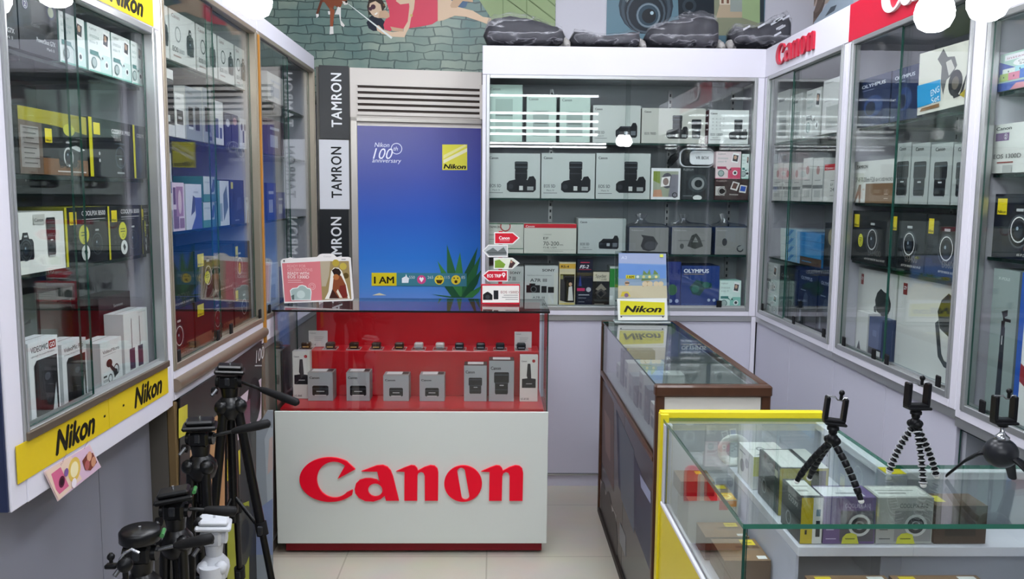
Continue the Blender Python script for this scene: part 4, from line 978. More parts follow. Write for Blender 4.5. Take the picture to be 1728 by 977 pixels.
bagged_bag(1088, 1217, 24, 'plastic wrapped black bag lying below the street scene of the lens banner', 8, 1)
bagged_bag(1232, 1336, 20, 'printed black bag in plastic wrap at the corner end of the back cabinet top', 11, -1, prints=True)

# ================================================================ goods in the side cabinet of the corner (A)
white_cam = lambda a: [('r', 0, 0, 1, 1, 'd4d6d3'), ('r', .2, .1, .8, .6, 'a3a7a5'), ('r', .15, .8, .6, .86, '88898a')]
ins_w = lambda a: [('r', 0, 0, 1, 1, 'dadbd6'), ('r', .0, .3, 1, .38, '7a7d7c'), ('c', .5, .72, .1, 'b98f8c'), ('r', .2, .48, .8, .5, 'a4a6a3'), ('r', .2, .1, .8, .26, 'bfc1bd')]
box_right(1309, 1330, Z4, 150, white_cam, 'white carton nearest the corner on the top shelf of the corner side cabinet', side='c9cbc8')
box_right(1332, 1352, Z4, 156, white_cam, 'white carton second from the corner on the top shelf of the corner side cabinet', side='c9cbc8')
box_right(1358, 1384, Z4, 146, A_instax('c9c9c9', 'd8dad6', 'c1c3c0', '77797a'), 'white gadget box before the tallest carton on the top shelf, corner side cabinet', side='c2c4c1')
box_right(1386, 1420, Z4, 126, A_plain('dcdcda', ('t', .1, .93, .03, 'Canon', '55565a', {'w': .4}), ('r', .1, .6, .5, .61, '999999'), ('r', .2, .1, .8, .5, 'b9bbb8')), 'tallest white carton on the top shelf of the corner side cabinet', side='cfd0ce')
for i, (a_, b_) in enumerate(((1303, 1319), (1320, 1335), (1336, 1350))):
    box_right(a_, b_, Z3, 275, ins_w, 'slim white carton in the row of three beside the corner, second shelf down', D=.12, group='three slim white cartons')
box_right(1353, 1369, Z3, 266, ins_w, 'slightly taller white carton touching the row of three, second shelf down', D=.12)
box_right(1370, 1387, Z3, 266, ins_w, 'white carton just before the red topped lens box, second shelf down', D=.12)
box_right(1389, 1412, Z3, 276, A_plain('d9d9d3', ('r', 0, .84, 1, 1, 'c3202f'), ('t', .1, .87, .06, 'Canon', 'f0e8e8', {'w': .5}), ('t', .5, .42, .07, 'EF', '2f2f30', {'w': .2}), ('t', .5, .28, .1, '24-', '2f2f30', {'w': .4}), ('r', .5, .16, .95, .17, '555555'), ('r', .5, .56, .95, .57, '555555')),
          'white lens box with a red top band in the corner side cabinet', name='lens_box')
for i in range(4):
    box_right(1317, 1343, Z2+.0385*i, .0375, A_plain('8fc0dc', ('r', 0, 0, .35, 1, 'd9e6e2'), ('p', [(.4, .1), (.7, .9), (.9, .9), (.6, .1)], '3c86c4')), 'flat pale blue and white box, one of four stacked in the corner side cabinet', name='filter_box', group='stack of pale blue boxes', side='b5cfdd')
for i in range(4):
    box_right(1345, 1386, Z2+.0365*i, .0355, A_plain('2f86c4' if i > 1 else ('3a8ac2' if i else '5b4a3c'), ('r', .0, 0, .12, 1, '7fb4d8'), ('r', .2, .4, .6, .5, '4b9bd2')), ['brown flat box under three blue ones in the corner side cabinet', 'lowest blue flat box, resting on the brown one', 'middle blue flat box of the stack on the brown one', 'topmost blue flat box of the stack on the brown one'][i], name='filter_box', side='2b77b0')
box_right(1389, 1414, Z2, 378, A_plain('1d2125', ('e', .5, .7, .25, .18, '8f8a6c'), ('e', .5, .25, .2, .2, '3b3f44')), 'dark box with a pale flower picture beside the blue stack', side='1d2125')
box_right(1293, 1311, Z1+.108, 447, A_instax('cfcfcf', 'cfd5d2', 'aab6b4', '556'[0]*6), 'white box on top of another beside the corner, floor of the corner side cabinet', D=.1, side='c4c9c6')
box_right(1293, 1311, Z1, .106, A_instax('cfcfcf', 'cfd5d2', 'aab6b4', '555555'), 'white box under another beside the corner, floor of the corner side cabinet', D=.1, side='c4c9c6')
ol = lambda a: [('r', 0, 0, 1, 1, '131a24'), ('t', .12, .86, .06, 'OLYMPUS', '9aa5b0', {'w': .6, 'b': .02}), ('e', .42, .48, .14, .16, '3a4650'), ('e', .7, .4, .12, .2, '27313a'), ('r', .12, .66, .4, .68, '6a7680'), ('r', .1, .1, .2, .3, '7b858d')]
box_right(1313, 1343, Z1, 448, A_plain('20272c', ('r', .1, .1, .5, .6, '39434a'), ('t', .1, .8, .07, 'Canon', '9aa5b0', {'w': .4})), 'dark box beside the two small white ones, floor of the corner side cabinet', side='1b2126')
box_right(1345, 1376, Z1, 444, ol, 'near black box with a camera picture, floor of the corner side cabinet', side='101820')
box_right(1378, 1410, Z1, 452, ol, 'near black box closest to the post, floor of the corner side cabinet', side='101820')

# ================================================================ cabinet under the red fascia (B)
box_right(1444, 1500, Z4, 120, A_olympus_dark, 'dark blue box farther in on the top shelf under the red fascia', side='1a2646', D=.18)
box_right(1502, 1548, Z4, 106, A_olympus_dark, 'dark blue box behind the hanging picture card, top shelf under the red fascia', side='1a2646', D=.18)
box_right(1556, 1600, Z4, 120, A_plain('22262c', ('r', .15, .1, .85, .5, '31373e')), 'dark box hidden behind the hanging picture card', side='22262c', D=.18)
box_right(1440, 1506, Z3, 268, A_plain('d8d9d3', ('t', .05, .83, .08, 'TAMRON', '222222', {'w': .3, 'b': .03}), ('t', .04, .5, .12, 'SP AF 70-200mm F/2.8', '222222', {'w': .5}), ('t', .58, .51, .08, 'Di VC USD MACRO', '444444', {'w': .4}), ('r', .32, 0, 1, .46, '86684c'), ('p', [(.02, 0), (.14, .44), (.2, .44), (.2, 0), (.16, 0), (.14, .2), (.06, 0)], '8d7466'), ('r', .24, .3, .3, .34, 'cdb9a5'), ('r', .8, .2, .9, .22, 'cdb9a5'), ('r', .8, .1, .9, .12, 'cdb9a5')),
          'white and brown lens box on the second shelf under the red fascia', side='cfd0ca', name='lens_box')
for (a_, b_), l_ in zip(((1508, 1533), (1534, 1565), (1566, 1603), (1604, 1640)), ('next to the white and brown lens box', 'second in the row of four', 'third in the row of four, wholly in view', 'closest to the white post')):
    box_right(a_, b_, Z3, 242+(-2), A_lens_big, 'grey box picturing a tall black lens, ' + l_, side='8c9290', name='lens_box', D=.14)
box_right(1436, 1497, 1.301, 352, A_nikon('D3400', True, '1c1c1e', text='5a5a58'), 'black camera box with a yellow oval, on the third shelf under the red fascia', side='101114')
box_right(1499, 1558, 1.301, 350, A_nikon('D3400', False, '14151a', text='77726a'), 'black camera box in the middle of the third shelf under the red fascia', side='101114')
box_right(1560, 1622, 1.301, 352, A_nikon('D5600', False, '1a2340', text='77726a'), 'black and navy camera box by the white post, third shelf under the red fascia', side='101114')
box_right(1438, 1507, Z1, 455, A_gimbal(True, cu=.66, cs=.3), 'big white gimbal box farther in, with a small red mark at its upper corner', D=.2, X=1.455, side='cfd1cb', name='gimbal_box')
box_right(1509, 1620, Z1, 452, A_gimbal(False, cs=.42, cu=.82), 'bigger white gimbal box close to the white post', D=.2, X=1.455, side='d3d5cf', name='gimbal_box')
box_right(1443, 1462, Z1, 530, A_plain('d6d8d4', ('p', [(.1, .05), (.3, .3), (.5, .05)], '3a3a3c')), 'small white box standing before the farther gimbal box', D=.05, X=1.408, side='d6d8d4')
box_right(1464, 1486, Z1, 541, A_plain('4d5c82', ('r', 0, 0, 1, .26, '26282c'), ('r', .45, .04, .95, .22, 'dadada'), ('r', .3, .55, .6, .7, '6a78a0')), 'small slate blue box with a white label before the gimbal boxes', D=.05, X=1.408, side='3d4a6c')
# hanging picture card
mb = MB(); T = face_T((1.402, 0, 0), (0, -1, 0), (0, 0, 1), (-1, 0, 0))
plC = lambda px, py: (lambda P: (-P.y, P.z))(on('x', 1.4, px, py))
mb.prism([plC(*q_) for q_ in ((1548, 195), (1627, 176), (1640, 66), (1553, 91))], 0, .003, mat('dedccf', .35), T)
draw(mb, px_prims(plC, [('p', [(1583, 100), (1593, 82), (1600, 96), (1612, 95), (1616, 110), (1608, 125), (1598, 135), (1592, 160), (1588, 140), (1590, 112)], '6b6a68'), ('p', [(1597, 105), (1606, 100), (1612, 115), (1602, 128)], 'cfcbc2'), ('c', 1613, 140, 12, '2f3133'), ('c', 1613, 140, 6, '6a6458'),
     ('p', [(1606, 150), (1620, 160), (1630, 130), (1634, 120), (1625, 160), (1610, 166)], '3a3b3d'), ('p', [(1620, 160), (1630, 150), (1628, 165)], 'b9a83a'), ('p', [(1549, 145), (1588, 134), (1588, 170), (1549, 182)], '2f9fd4'), ('t', 1572, 163, 11, 'ENG', 'f2f6f8', {'pw': 14, 'rot': .2}), ('t', 1573, 176, 11, 'Set', 'f2f6f8', {'pw': 13, 'rot': .2}),
     ('p', [(1553, 189), (1556, 183), (1586, 174), (1586, 180)], '8d6a45')]), 1, 1, face_T((1.399, 0, 0), (0, -1, 0), (0, 0, 1), (-1, 0, 0)))
o = tag(mb.obj('picture_card'), 'square cream picture card with a blue corner behind the glass under the red fascia', 'card')

# ================================================================ near side cabinet (C)
A_mini = lambda a: [('r', 0, 0, 1, 1, 'b7d6c8'), ('r', .08, .8, .7, .95, 'f0eef0'), ('t', .12, .83, .07, 'instax mini', 'b37a8c', {'w': .5}), ('e', .42, .7, .2, .11, 'f4f4f2'), ('t', .3, .7, .05, 'Click a', '2f2f33', {'w': .24}), ('t', .32, .63, .05, 'Selfie', '2f2f33', {'w': .22}),
                    ('p', [(0, .8), (.3, .55), (.3, .3), (0, .4)], '4a63b0'), ('r', .06, .42, .26, .58, 'dfe9e2'), ('r', .26, .44, .42, .6, 'a9dde4'), ('r', .16, .26, .34, .46, 'd9839a'), ('r', .02, .26, .16, .46, 'a9c46a'), ('r', .34, .26, .48, .5, '4a78c4'), ('c', .16, .5, .025, '222222'), ('c', .34, .52, .025, '222222'), ('c', .25, .36, .03, '7a2034'), ('c', .09, .36, .025, '222222'),
                    ('p', [(0, 0), (0, .22), (.5, .2), (.6, 0)], '5a70b4'), ('p', [(.2, 0), (.3, .16), (.5, .14), (.6, 0)], 'd99aa4'), ('r', .6, .25, .95, .55, 'f0f0ee')]
box_right(1684, 1800, 1.844, 62, A_mini, 'pale green instant camera box with colourful pictures on the top shelf of the near cabinet', name='instant_camera_box', side='9fc0b0')
mb_a = lambda a: [('r', 0, 0, 1, 1, 'd8dad4'), ('t', .05, .88, .07, 'Canon', '2a2a2c', {'w': .24, 'b': .03}), ('r', .05, .66, .26, .82, '7a5a86')] + put(BADGE('7a5a86'), .21, .74, .14, a) + [('t', .04, .3, .09, 'EOS 1300D', '3a3c3e', {'w': .42}), ('r', .1, .2, .35, .23, '8a3a34')] + put(CAMTOP, .74, .26, .66, a) + [('r', .2, .0, .34, .16, 'aeb0ac')]
box_right(1668, 1790, 1.618, 196, mb_a, 'white camera box with a purple badge on the middle shelf of the near cabinet', side='c9cbc6')
box_right(1673, 1790, 1.383, 328, A_nikon('D3400', False, '121626', text='8a5c4a', cu=.4, base='0f1322'), 'near black camera box on the lower shelf of the near cabinet', side='0f1322')
A_stick = lambda a: [('r', 0, 0, 1, 1, '8d9b98'), ('t', .2, .93, .02, 'X-POLE', 'd2d8d6', {'w': .45}), ('p', [(.4, .1), (.44, .62), (.6, .62), (.62, .1), (.5, .04)], '232a35'), ('r', .44, .62, .58, .66, '15181c'), ('r', .5, .66, .56, .72, '15181c'), ('p', [(.42, .72), (.66, .74), (.66, .7), (.5, .68)], '15181c'), ('r', .56, .66, .8, .68, '15181c'), ('r', .5, .5, .53, .56, 'd0d4d4'), ('o', .5, .03, .035, .008, '232a35')]
box_right(1660, 1703, .936, 442, A_stick, 'tall grey-green box picturing a black selfie stick, in the near cabinet', side='7b8886', D=.09)
A_moza = lambda a: [('r', 0, 0, 1, 1, 'e2e4e0'), ('r', 0, 0, .1, 1, '2257b0'), ('t', .3, .8, .05, 'MOZA', '33363a', {'w': .3, 'rot': PI/2*.0}), ('c', .3, .9, .02, '33363a'), ('c', .42, .92, .02, '33363a'), ('p', [(.1, .3), (.6, .18), (.6, .3), (.1, .42)], '963038'), ('p', [(.35, .3), (.5, .42), (.7, .36), (.5, .2)], '5f9bd2'), ('p', [(.4, .14), (.48, .26), (.6, .2), (.55, .1)], '3a3230'), ('r', .35, .04, .6, .14, 'b03038')]
box_right(1706, 1800, .936, 450, A_moza, 'tall white box with a blue edge beside the selfie stick box', side='2257b0', D=.09)
# the yellow cornered box in the open compartment under it
product_box('camera_box', 'black box with yellow corner in the dark compartment under the near cabinet', 'box', (1.42, 2.28, .61+.0), -PI/2, .22, .2, .06, A_plain('101114', ('r', .05, .2, .25, .8, 'd8cf2a'), ('r', .4, .3, .9, .4, '8a8a8a')), '15161a')

# ================================================================ hanging cabinet with the yellow strips
A_g7 = lambda a: [('r', 0, 0, 1, 1, '2a2d33'), ('r', 0, 0, 1, .32, '34373c'), ('p', [(.1, .42), (.1, .62), (.3, .7), (.9, .62), (.95, .42)], '1a1c20'), ('t', .3, .5, .07, 'Canon', '77797d', {'w': .22}), ('t', .42, .24, .09, 'PowerShot G7X', 'dcdee0', {'w': .5, 'b': .015}), ('t', .68, .13, .06, 'Mark II', 'c4c6c8', {'w': .2, 'b': .015})]
A_g7b = lambda a: A_g7(a) + put(BADGE('6a5a86'), .16, .86, .2, a) + [('e', .82, .88, .12, .14, '2b3358'), ('e', .82, .88, .08, .1, 'b8c0a4')]
ZN1, ZN2, ZN3, ZN4 = 1.056, 1.373, 1.581, 1.833
GN = 'on the top shelf of the hanging cabinet'
box_left(-90, 33, ZN4, .112, A_g7, 'dark camera box at the near end ' + GN, side='22252a')
box_left(34, 100, ZN4, .112, A_g7b, 'dark camera box with two round badges ' + GN, side='22252a')
for (a_, b_), l_ in zip(((102, 146), (150, 189), (190, 222), (223, 246)), ('touching the dark boxes', 'second from the dark boxes', 'third from the dark boxes', 'closest to the white post')):
    box_left(a_, b_, ZN4, .118, A_instax(), 'white and mint instant camera box in the hanging cabinet, ' + l_, name='instant_camera_box', side='9fc8c0', D=.1)
A_blk2 = lambda a: [('r', 0, 0, 1, 1, '141618'), ('e', .3, .36, .3, .26, '22262a'), ('e', .3, .36, .16, .16, '0b0c0e'), ('r', .3, .8, .7, .92, '9aa0a4')] + put(BADGE('b5321f', 'f3dccc'), .62, .74, .3, a)
box_left(-60, 34, ZN3, .128, A_blk2, 'black box with a round red badge on the second shelf of the hanging cabinet', side='141618')
A_d53 = lambda a: [('r', 0, 0, 1, 1, '1b1d20'), ('r', 0, 0, .31, 1, '6a5b50'), ('r', .02, .1, .26, .72, '9a9590'), ('r', .31, 0, 1, .26, '7a5534'), ('p', [(0, .8), (0, 1), (1, 1), (1, .7), (.5, .78)], 'a39a1c')] + put(CAMFRONT, .68, .12, .5, a) + \
    [('o', .68, .3, .16, .035, 'cfd2d0'), ('r', .34, .5, .44, .72, 'e2cf1f'), ('t', .345, .52, .04, 'Nikon', '15150f', {'w': .08, 'b': .02}), ('e', .7, .74, .09, .1, 'c9c62c'), ('p', [(.7, .46), (.8, .5), (.95, .44), (.85, .4)], 'e3e6e6'), ('t', .54, .12, .12, 'D5300', '2f2216', {'w': .3}), ('r', .5, .05, .95, .07, 'd9d2c8')] + \
    [('r', .04, .68-.075*i, .04+.2-.03*(i % 3), .685-.075*i+.01, '4a4440') for i in range(8)]
box_left(35, 150, ZN3, .138, A_d53, 'black and brown camera box under a yellow band, second shelf of the hanging cabinet', side='3b3630')
box_left(153, 226, ZN3, .142, lambda a: [('r', 0, 0, 1, 1, '14171d'), ('r', 0, 0, .07, 1, 'cfc822'), ('r', .1, .72, .24, .92, 'e2cf1f'), ('t', .5, .78, .08, 'COOLPIX P900', 'e0e0e0', {'w': .45})] + put(LENS, .68, .08, .6, a, 1.1) + [('o', .68, .36, .2, .02, '4d5966'), ('c', .2, .4, .03, 'cccccc'), ('c', .2, .28, .03, 'cccccc')],
         'black camera box with a yellow edge, second shelf of the hanging cabinet', side='14171d')
box_left(227, 250, ZN3, .142, lambda a: [('r', 0, 0, 1, 1, '1a2238'), ('r', 0, 0, .14, 1, 'cfc822'), ('t', .3, .78, .07, 'COOLPIX', 'e0e0e0', {'w': .6}), ('e', .5, .35, .25, .25, '2d3a52')], 'narrow navy box with a yellow edge next to the white post, second shelf', side='1a2238')
box_left(-60, 112, ZN2, .128, A_white_cam, 'white camera box picturing a camera and long lens, third shelf of the hanging cabinet', side='c3c7c0')
for (a_, b_), l_ in zip(((113, 184), (185, 240), (241, 254)), ('beside the white camera box', 'middle one of three on the third shelf', 'against the white post')):
    box_left(a_, b_, ZN2, .135, A_coolpix('B500'), 'black camera box with yellow edge and sticker, ' + l_, side='8a8a20' if a_ == 113 else '14171d')
box_left(5, 50, ZN1, .168, A_rode('VIDEOMIC', go=True), 'white microphone box with a red square at the near end of the cabinet floor', D=.05, name='microphone_box', side='dfe2e3')
box_left(54, 104, ZN1, .172, A_rode('VIDEOMIC', go=True), 'white microphone box with a red square and a hanging tab, second from the near end', D=.05, name='microphone_box', side='dfe2e3')
box_left(109, 150, ZN1, .145, A_rode('VideoMic Pro', 'Compact Shotgun Microphone'), 'white microphone box with a dark window between two other white ones', D=.06, name='microphone_box', side='dfe2e3')
box_left(172, 208, ZN1, .115, A_micro, 'smallest white microphone box, picturing a small microphone', D=.06, name='microphone_box', side='dfe2e3')
A_sara = lambda a: [('r', 0, 0, 1, 1, 'e4e8e6'), ('r', .2, .08, .42, .42, '4a3550'), ('r', .55, .08, .76, .42, '4a3550'), ('r', .3, .42, .32, .9, '2a2a2e'), ('r', .64, .42, .66, .9, '2a2a2e'), ('t', .6, .95, .02, 'Saramonic', '9a9a9a', {'w': .3})]
box_left(212, 252, ZN1, .168, A_sara, 'white box picturing two purple wireless transmitters, by the white post', D=.05, name='microphone_box', side='dfe2e3')
box_left(172, 226, ZN1, .21, A_plain('331b24', ('t', .45, .84, .04, 'Saramonic', 'dddddd', {'w': .3}), ('r', 0, .8, 1, .805, '55303c')), 'tall dark maroon box behind the smallest microphone box', D=.07, X=-1.03, name='microphone_box', side='2a151c')
box_left(10, 70, ZN1, .24, A_plain('7c877f', ('r', .1, .8, .4, .82, '5a625c'), ('p', [(.6, .7), (.8, .74), (.8, .7)], '5a625c')), 'plain grey-green carton behind the microphone boxes, near end', D=.1, X=-1.13, side='6c766f')
box_left(74, 130, ZN1, .235, A_plain('858f87', ('r', .5, .86, .9, .88, '5a625c')), 'plain grey-green carton behind the microphone boxes, farther in', D=.1, X=-1.13, side='6c766f')
# flyer hanging under the yellow strip
plF = lambda px, py: (lambda P: (P.y, P.z))(on('x', -.921, px, py))
mb = MB(); T = face_T((-.9225, 0, 0), (0, 1, 0), (0, 0, 1), (1, 0, 0))
mb.prism([plF(*q_) for q_ in ((98, 846), (171, 788), (152, 750), (74, 796))], 0, .001, mat('e2c9c9', .4), T)
draw(mb, px_prims(plF, [('p', [(76, 797), (150, 752), (170, 788), (99, 844)], 'd9b9cf'), ('p', [(76, 797), (120, 770), (138, 808), (99, 844)], 'e6cbb8'), ('p', [(86, 800), (102, 788), (116, 820), (100, 834), (94, 826)], 'd2688c'), ('c', 104, 813, 5, '5b1f3c'), ('c', 104, 813, 3, '2a0f1c'), ('c', 125, 792, 10, 'e0bd5a'), ('c', 125, 792, 6.5, 'f0e3b4'),
     ('p', [(138, 778), (146, 766), (156, 764), (163, 780), (152, 794), (143, 792)], '7d3f33'), ('c', 150, 770, 4, 'd9a184'), ('c', 157, 779, 4, 'c98f70'), ('c', 146, 785, 4, 'b06060'), ('c', 111, 797, 3.5, '7d5a9a'), ('c', 124, 815, 4, 'f0e6ee'), ('t', 102, 786, 4, 'FUJIFILM', '9a6a7a', {'pw': 12, 'rot': .6}), ('t', 141, 758, 4, 'instax', '7a4a5a', {'pw': 8, 'rot': .6})]), 1, 1, face_T((-.9212, 0, 0), (0, 1, 0), (0, 0, 1), (1, 0, 0)))
tag(mb.obj('flyer'), 'pink camera flyer hanging under the yellow strips', 'flyer')

# ================================================================ bronze framed cabinets
ZF1, ZF2, ZF3, ZF4 = 1.031, 1.425, 1.711, 1.939
A_circ = lambda m_: (lambda a: [('r', 0, 0, 1, 1, 'd0d0cb'), ('t', .08, .86, .08, 'Canon', '8a6a66', {'w': .3, 'b': .02}), ('o', .3, .56, .16, .035, '8c8e8c' if m_ else '2b2c2e'), ('t', .08, .2, .1, 'EOS', '2d2f31', {'w': .2, 'b': .02}), ('t', .3, .2, .09, '1300D', '8a8c8c', {'w': .24}), ('r', .1, .1, .4, .13, 'a08a84')] + put(CAMFRONT, .78, .2, .6, a, .55))
for i, ((a_, b_), l_) in enumerate(zip(((240, 286), (288, 331), (333, 367), (369, 396), (398, 425)), ('half hidden by the white post', 'second from the white post', 'in the middle of the row', 'fourth from the white post', 'at the far end of the row'))):
    box_left(a_, b_, ZF4, .15, A_circ(i == 1), 'white camera box, top shelf of the bronze cabinet, ' + l_, side='bfbfba')
box_left(248, 296, ZF3, .2, A_plain('d3d3d0', *put(CAMTOP, .72, .16, .7, .5)), 'tall white camera box by the white post, second shelf of the bronze cabinet', side='c4c4c2')
box_left(297, 313, ZF3, .135, A_plain('d9d9d6', ('t', .1, .86, .07, 'Canon', '555555', {'w': .5}), ('r', .15, .3, .85, .62, '2b2d31'), ('r', .3, .42, .7, .48, 'b0b0b0')), 'small white lens box picturing a flat lens, second shelf of the bronze cabinet', name='lens_box')
box_left(315, 343, ZF3, .165, A_plain('8f9599', ('r', .15, .2, .42, .62, '1d2024'), ('r', .55, .2, .82, .66, '2a2f34'), ('r', .15, .2, .42, .25, 'c5c9cb'), ('t', .1, .86, .06, 'Canon', '333333', {'w': .3})), 'grey box picturing two lenses, second shelf of the bronze cabinet', name='lens_box')
box_left(344, 359, ZF3, .18, A_plain('9ba1a6', ('r', .2, .2, .8, .66, '252a30'), ('r', .6, .05, .95, .12, '333333')), 'grey box with a dark lens picture beside the two-lens box', name='lens_box')
box_left(361, 378, ZF3, .15, A_plain('d4d5d6', ('r', .2, .15, .5, .6, '44507a'), ('r', .6, .15, .85, .4, '44507a')), 'white box next to the navy boxes, second shelf of the bronze cabinet')
box_left(380, 391, ZF3, .12, A_plain('222a52', ('e', .5, .7, .3, .12, 'c9cbd6')), 'navy box standing beside another navy one, second shelf of the bronze cabinet', side='1d2446')
box_left(392, 403, ZF3, .12, A_plain('2a2a58', ('e', .5, .8, .3, .12, 'b48a96')), 'navy box with a pinkish spot, second shelf of the bronze cabinet', side='1d2446')
box_left(405, 427, ZF3, .115, A_plain('d6d6dc', ('e', .3, .72, .14, .12, '4a4560'), ('e', .75, .72, .14, .12, '6a6580'), ('r', .4, .2, .62, .6, '4a4570')), 'white box with round lens pictures at the far end, second shelf')
box_left(262, 292, ZF2+.065, .17, A_plain('dcdcd8', ('r', .7, .3, .98, .5, '26345c'), ('c', .85, .88, .03, '333333')), 'upright white box on the dark one, third shelf of the bronze cabinet', D=.06)
box_left(262, 289, ZF2, .063, A_plain('23283a', ('r', .3, .2, .8, .8, '4d4a5a')), 'dark low box under an upright white one, third shelf of the bronze cabinet', D=.1, side='1b2030')
box_left(293, 313, ZF2, .148, A_plain('dcc8d4', ('r', .05, .05, .5, .45, '7a5a72'), ('r', .3, .3, .9, .92, 'a37a94'), ('r', .05, .55, .26, .9, '6a4a60'), ('r', .55, .05, .95, .26, '8d6a80'), ('e', .6, .6, .15, .25, 'd8bfc4')), 'pink box covered in small photos, third shelf of the bronze cabinet', D=.08)
box_left(315, 342, ZF2, .145, A_plain('d2d4dc', ('p', [(.3, .3), (.45, .75), (.6, .7), (.55, .4)], '4a4c60'), ('p', [(.3, 0), (.6, .3), (.55, .7), (1, .7), (1, 0)], '4a5590'), ('t', .5, .8, .06, 'instax', '8a8c9a', {'w': .3})), 'white and violet box before the green ones, third shelf of the bronze cabinet', D=.08)
A_grn = lambda a: [('r', 0, 0, 1, 1, 'cfd6d4'), ('r', 0, 0, 1, .3, '4d8a7a'), ('t', .1, .74, .09, 'instax', '7a8490', {'w': .4}), ('p', [(.55, .35), (.75, .9), (.9, .85), (.8, .4)], '55606c'), ('r', .85, 0, 1, 1, '3f7f6f')]
box_left(344, 366, ZF2, .085, A_grn, 'green and white box at the bottom of the pair, third shelf of the bronze cabinet', D=.1, side='3f7f6f')
box_left(344, 366, ZF2+.087, .085, A_grn, 'green and white box on top of the pair, third shelf of the bronze cabinet', D=.1, side='3f7f6f')
box_left(368, 388, ZF2, .16, A_plain('d0d4d4', ('r', .1, .1, .4, .5, '8fa09c'), ('p', [(.5, .1), (.9, .4), (.8, .9), (.5, .7)], '5a6a70'), ('r', 0, 0, .2, 1, '4d8a7a')), 'white box with grey pictures beside the dark tall one, third shelf', D=.06)
box_left(390, 413, ZF2, .165, A_plain('2e2f44', ('r', .05, .8, .2, .95, 'cfc24a'), ('p', [(.4, .3), (.5, .6), (.75, .62), (.8, .35)], '4a4c66'), ('r', .3, .08, .6, .1, 'aaaaaa')), 'tall dark violet box, third shelf of the bronze cabinet', side='26273a')
box_left(415, 428, ZF2, .1, A_plain('d6d9de', ('t', .1, .8, .1, 'TAMRON', '333333', {'w': .6}), ('p', [(.3, 0), (.6, .5), (.7, .5), (.5, 0)], '9a7a6a')), 'small white lens box at the far end, third shelf of the bronze cabinet', name='lens_box')
A_br = A_nikon('D5300', False, '80604a', base='34181c', text='3a2a1a', cu=.55)
A_br2 = A_nikon('D7200', True, '24242a', base='1a1c20', text='55524c', cu=.3)
for i, ((a_, b_), l_) in enumerate(zip(((250, 329), (331, 395), (397, 432)), ('nearest the white post', 'in the middle', 'at the far end'))):
    box_left(a_, b_, ZF1, .155, A_br, 'maroon and brown camera box in the bronze cabinet, ' + l_, side='3a2320')
    box_left(a_, b_, ZF1+.157, .165, A_br2, 'black camera box stacked on a maroon one, ' + l_, side='1a1c20')
for (a_, b_, z_, h_, c_, l_) in ((452, 467, ZF2, .16, '2c3470', 'navy box on the third shelf of the farther bronze cabinet'), (469, 482, ZF2, .12, '3c4a8c', 'lower blue box beside the navy one in the farther bronze cabinet'),
                                 (452, 480, ZF3, .15, '4a3446', 'purple-brown box on the second shelf of the farther bronze cabinet'), (455, 472, ZF1, .2, 'cfd3da', 'white bag-like carton on the floor of the farther bronze cabinet'), (474, 492, ZF1, .16, '2c4f96', 'blue box on the floor of the farther bronze cabinet'),
                                 (452, 484, ZF4, .12, 'd6d3cf', 'white box on the top shelf of the farther bronze cabinet')):
    box_left(a_, b_, z_, h_, A_plain(c_, ('r', .15, .2, .6, .55, 'a9acb8'), ('r', .15, .7, .7, .78, 'c0c2cc')), l_, side=c_)

# ================================================================ red and white display counter
CX0, CX1, CY0, CY1 = -.915, .238, 3.455, 3.86
RED = mat('c2101f', .3, coat=.3, var=.04, scale=3)
t = thing('display_counter', 'white fronted display counter with big red lettering and a red glass topped showcase', 'counter', ((CX0+CX1)/2, CY0+.2, 0), 0)
iv = Matrix.Translation(-Vector(((CX0+CX1)/2, CY0+.2, 0)))
def cp(mb, name): return sub(mb.obj(name), t, iv)
cp(MB().bbox(CX0+.03, CY0+.02, 0.012, CX1-.02, CY1, .052, mat('7e1420', .35), .002).box(CX0+.06, CY0+.05, 0, CX1-.05, CY1-.03, .012, BLACK()), 'plinth')
cp(MB().bbox(CX0+.008, CY0+.012, .052, CX1-.008, CY1, .60, RED, .003).box(CX0+.02, CY0+.02, .60, CX1-.02, CY1, .64, RED).box(CX0+.10, CY1-.012, .64, CX1-.02, CY1, 1.048, RED).bbox(CX0+.04, 3.70, .64, CX1-.03, CY1-.014, .845, RED, .003), 'red_body')
cp(MB().bbox(CX0, CY0, .052, CX1, CY0+.012, .632, mat('d4d9d4', .28, coat=.2), .002), 'front_panel')
mb = MB(); wlog = x_at(CY0, .3, 883)-x_at(CY0, .3, 506.5); zlog = z_at(-.3, CY0, 845)
add_canon(mb, T_BACK(x_at(CY0, .3, 506.5), zlog, CY0-.0035), mat('f0082c', .4), wlog, .007)
cp(mb, 'lettering')
bl = mat('151515', .25)
g = MB().box(CX0+.005, CY0+.006, .636, CX1-.005, CY0+.011, 1.053, GLASS(), edge=EDGE(), axis=1); cp(g, 'front_glass')
g = MB().box(CX0+.004, CY0+.011, .60, CX0+.009, CY1, 1.053, GLASS(), edge=EDGE(), axis=0); cp(g, 'side_glass')
g = MB().box(CX1-.009, CY0+.011, .60, CX1-.004, CY1, 1.053, GLASS(), edge=EDGE(), axis=0); cp(g, 'side_glass')
g = MB().box(CX0, CY0, 1.054, CX1, CY1+.005, 1.062, glass_mat('dark_top_glass', (.84, .84, .86), 2.4), edge=bl, axis=2); cp(g, 'glass_top')
ZC_, YC_ = .6405, 3.60
def box_c(px0, px1, pyt, art, label, D=.085, name='lens_box', Y=YC_, **k):
    return box_back(px0, px1, ZC_, pyt, art, label, D=D, Y=Y, name=name, **k)
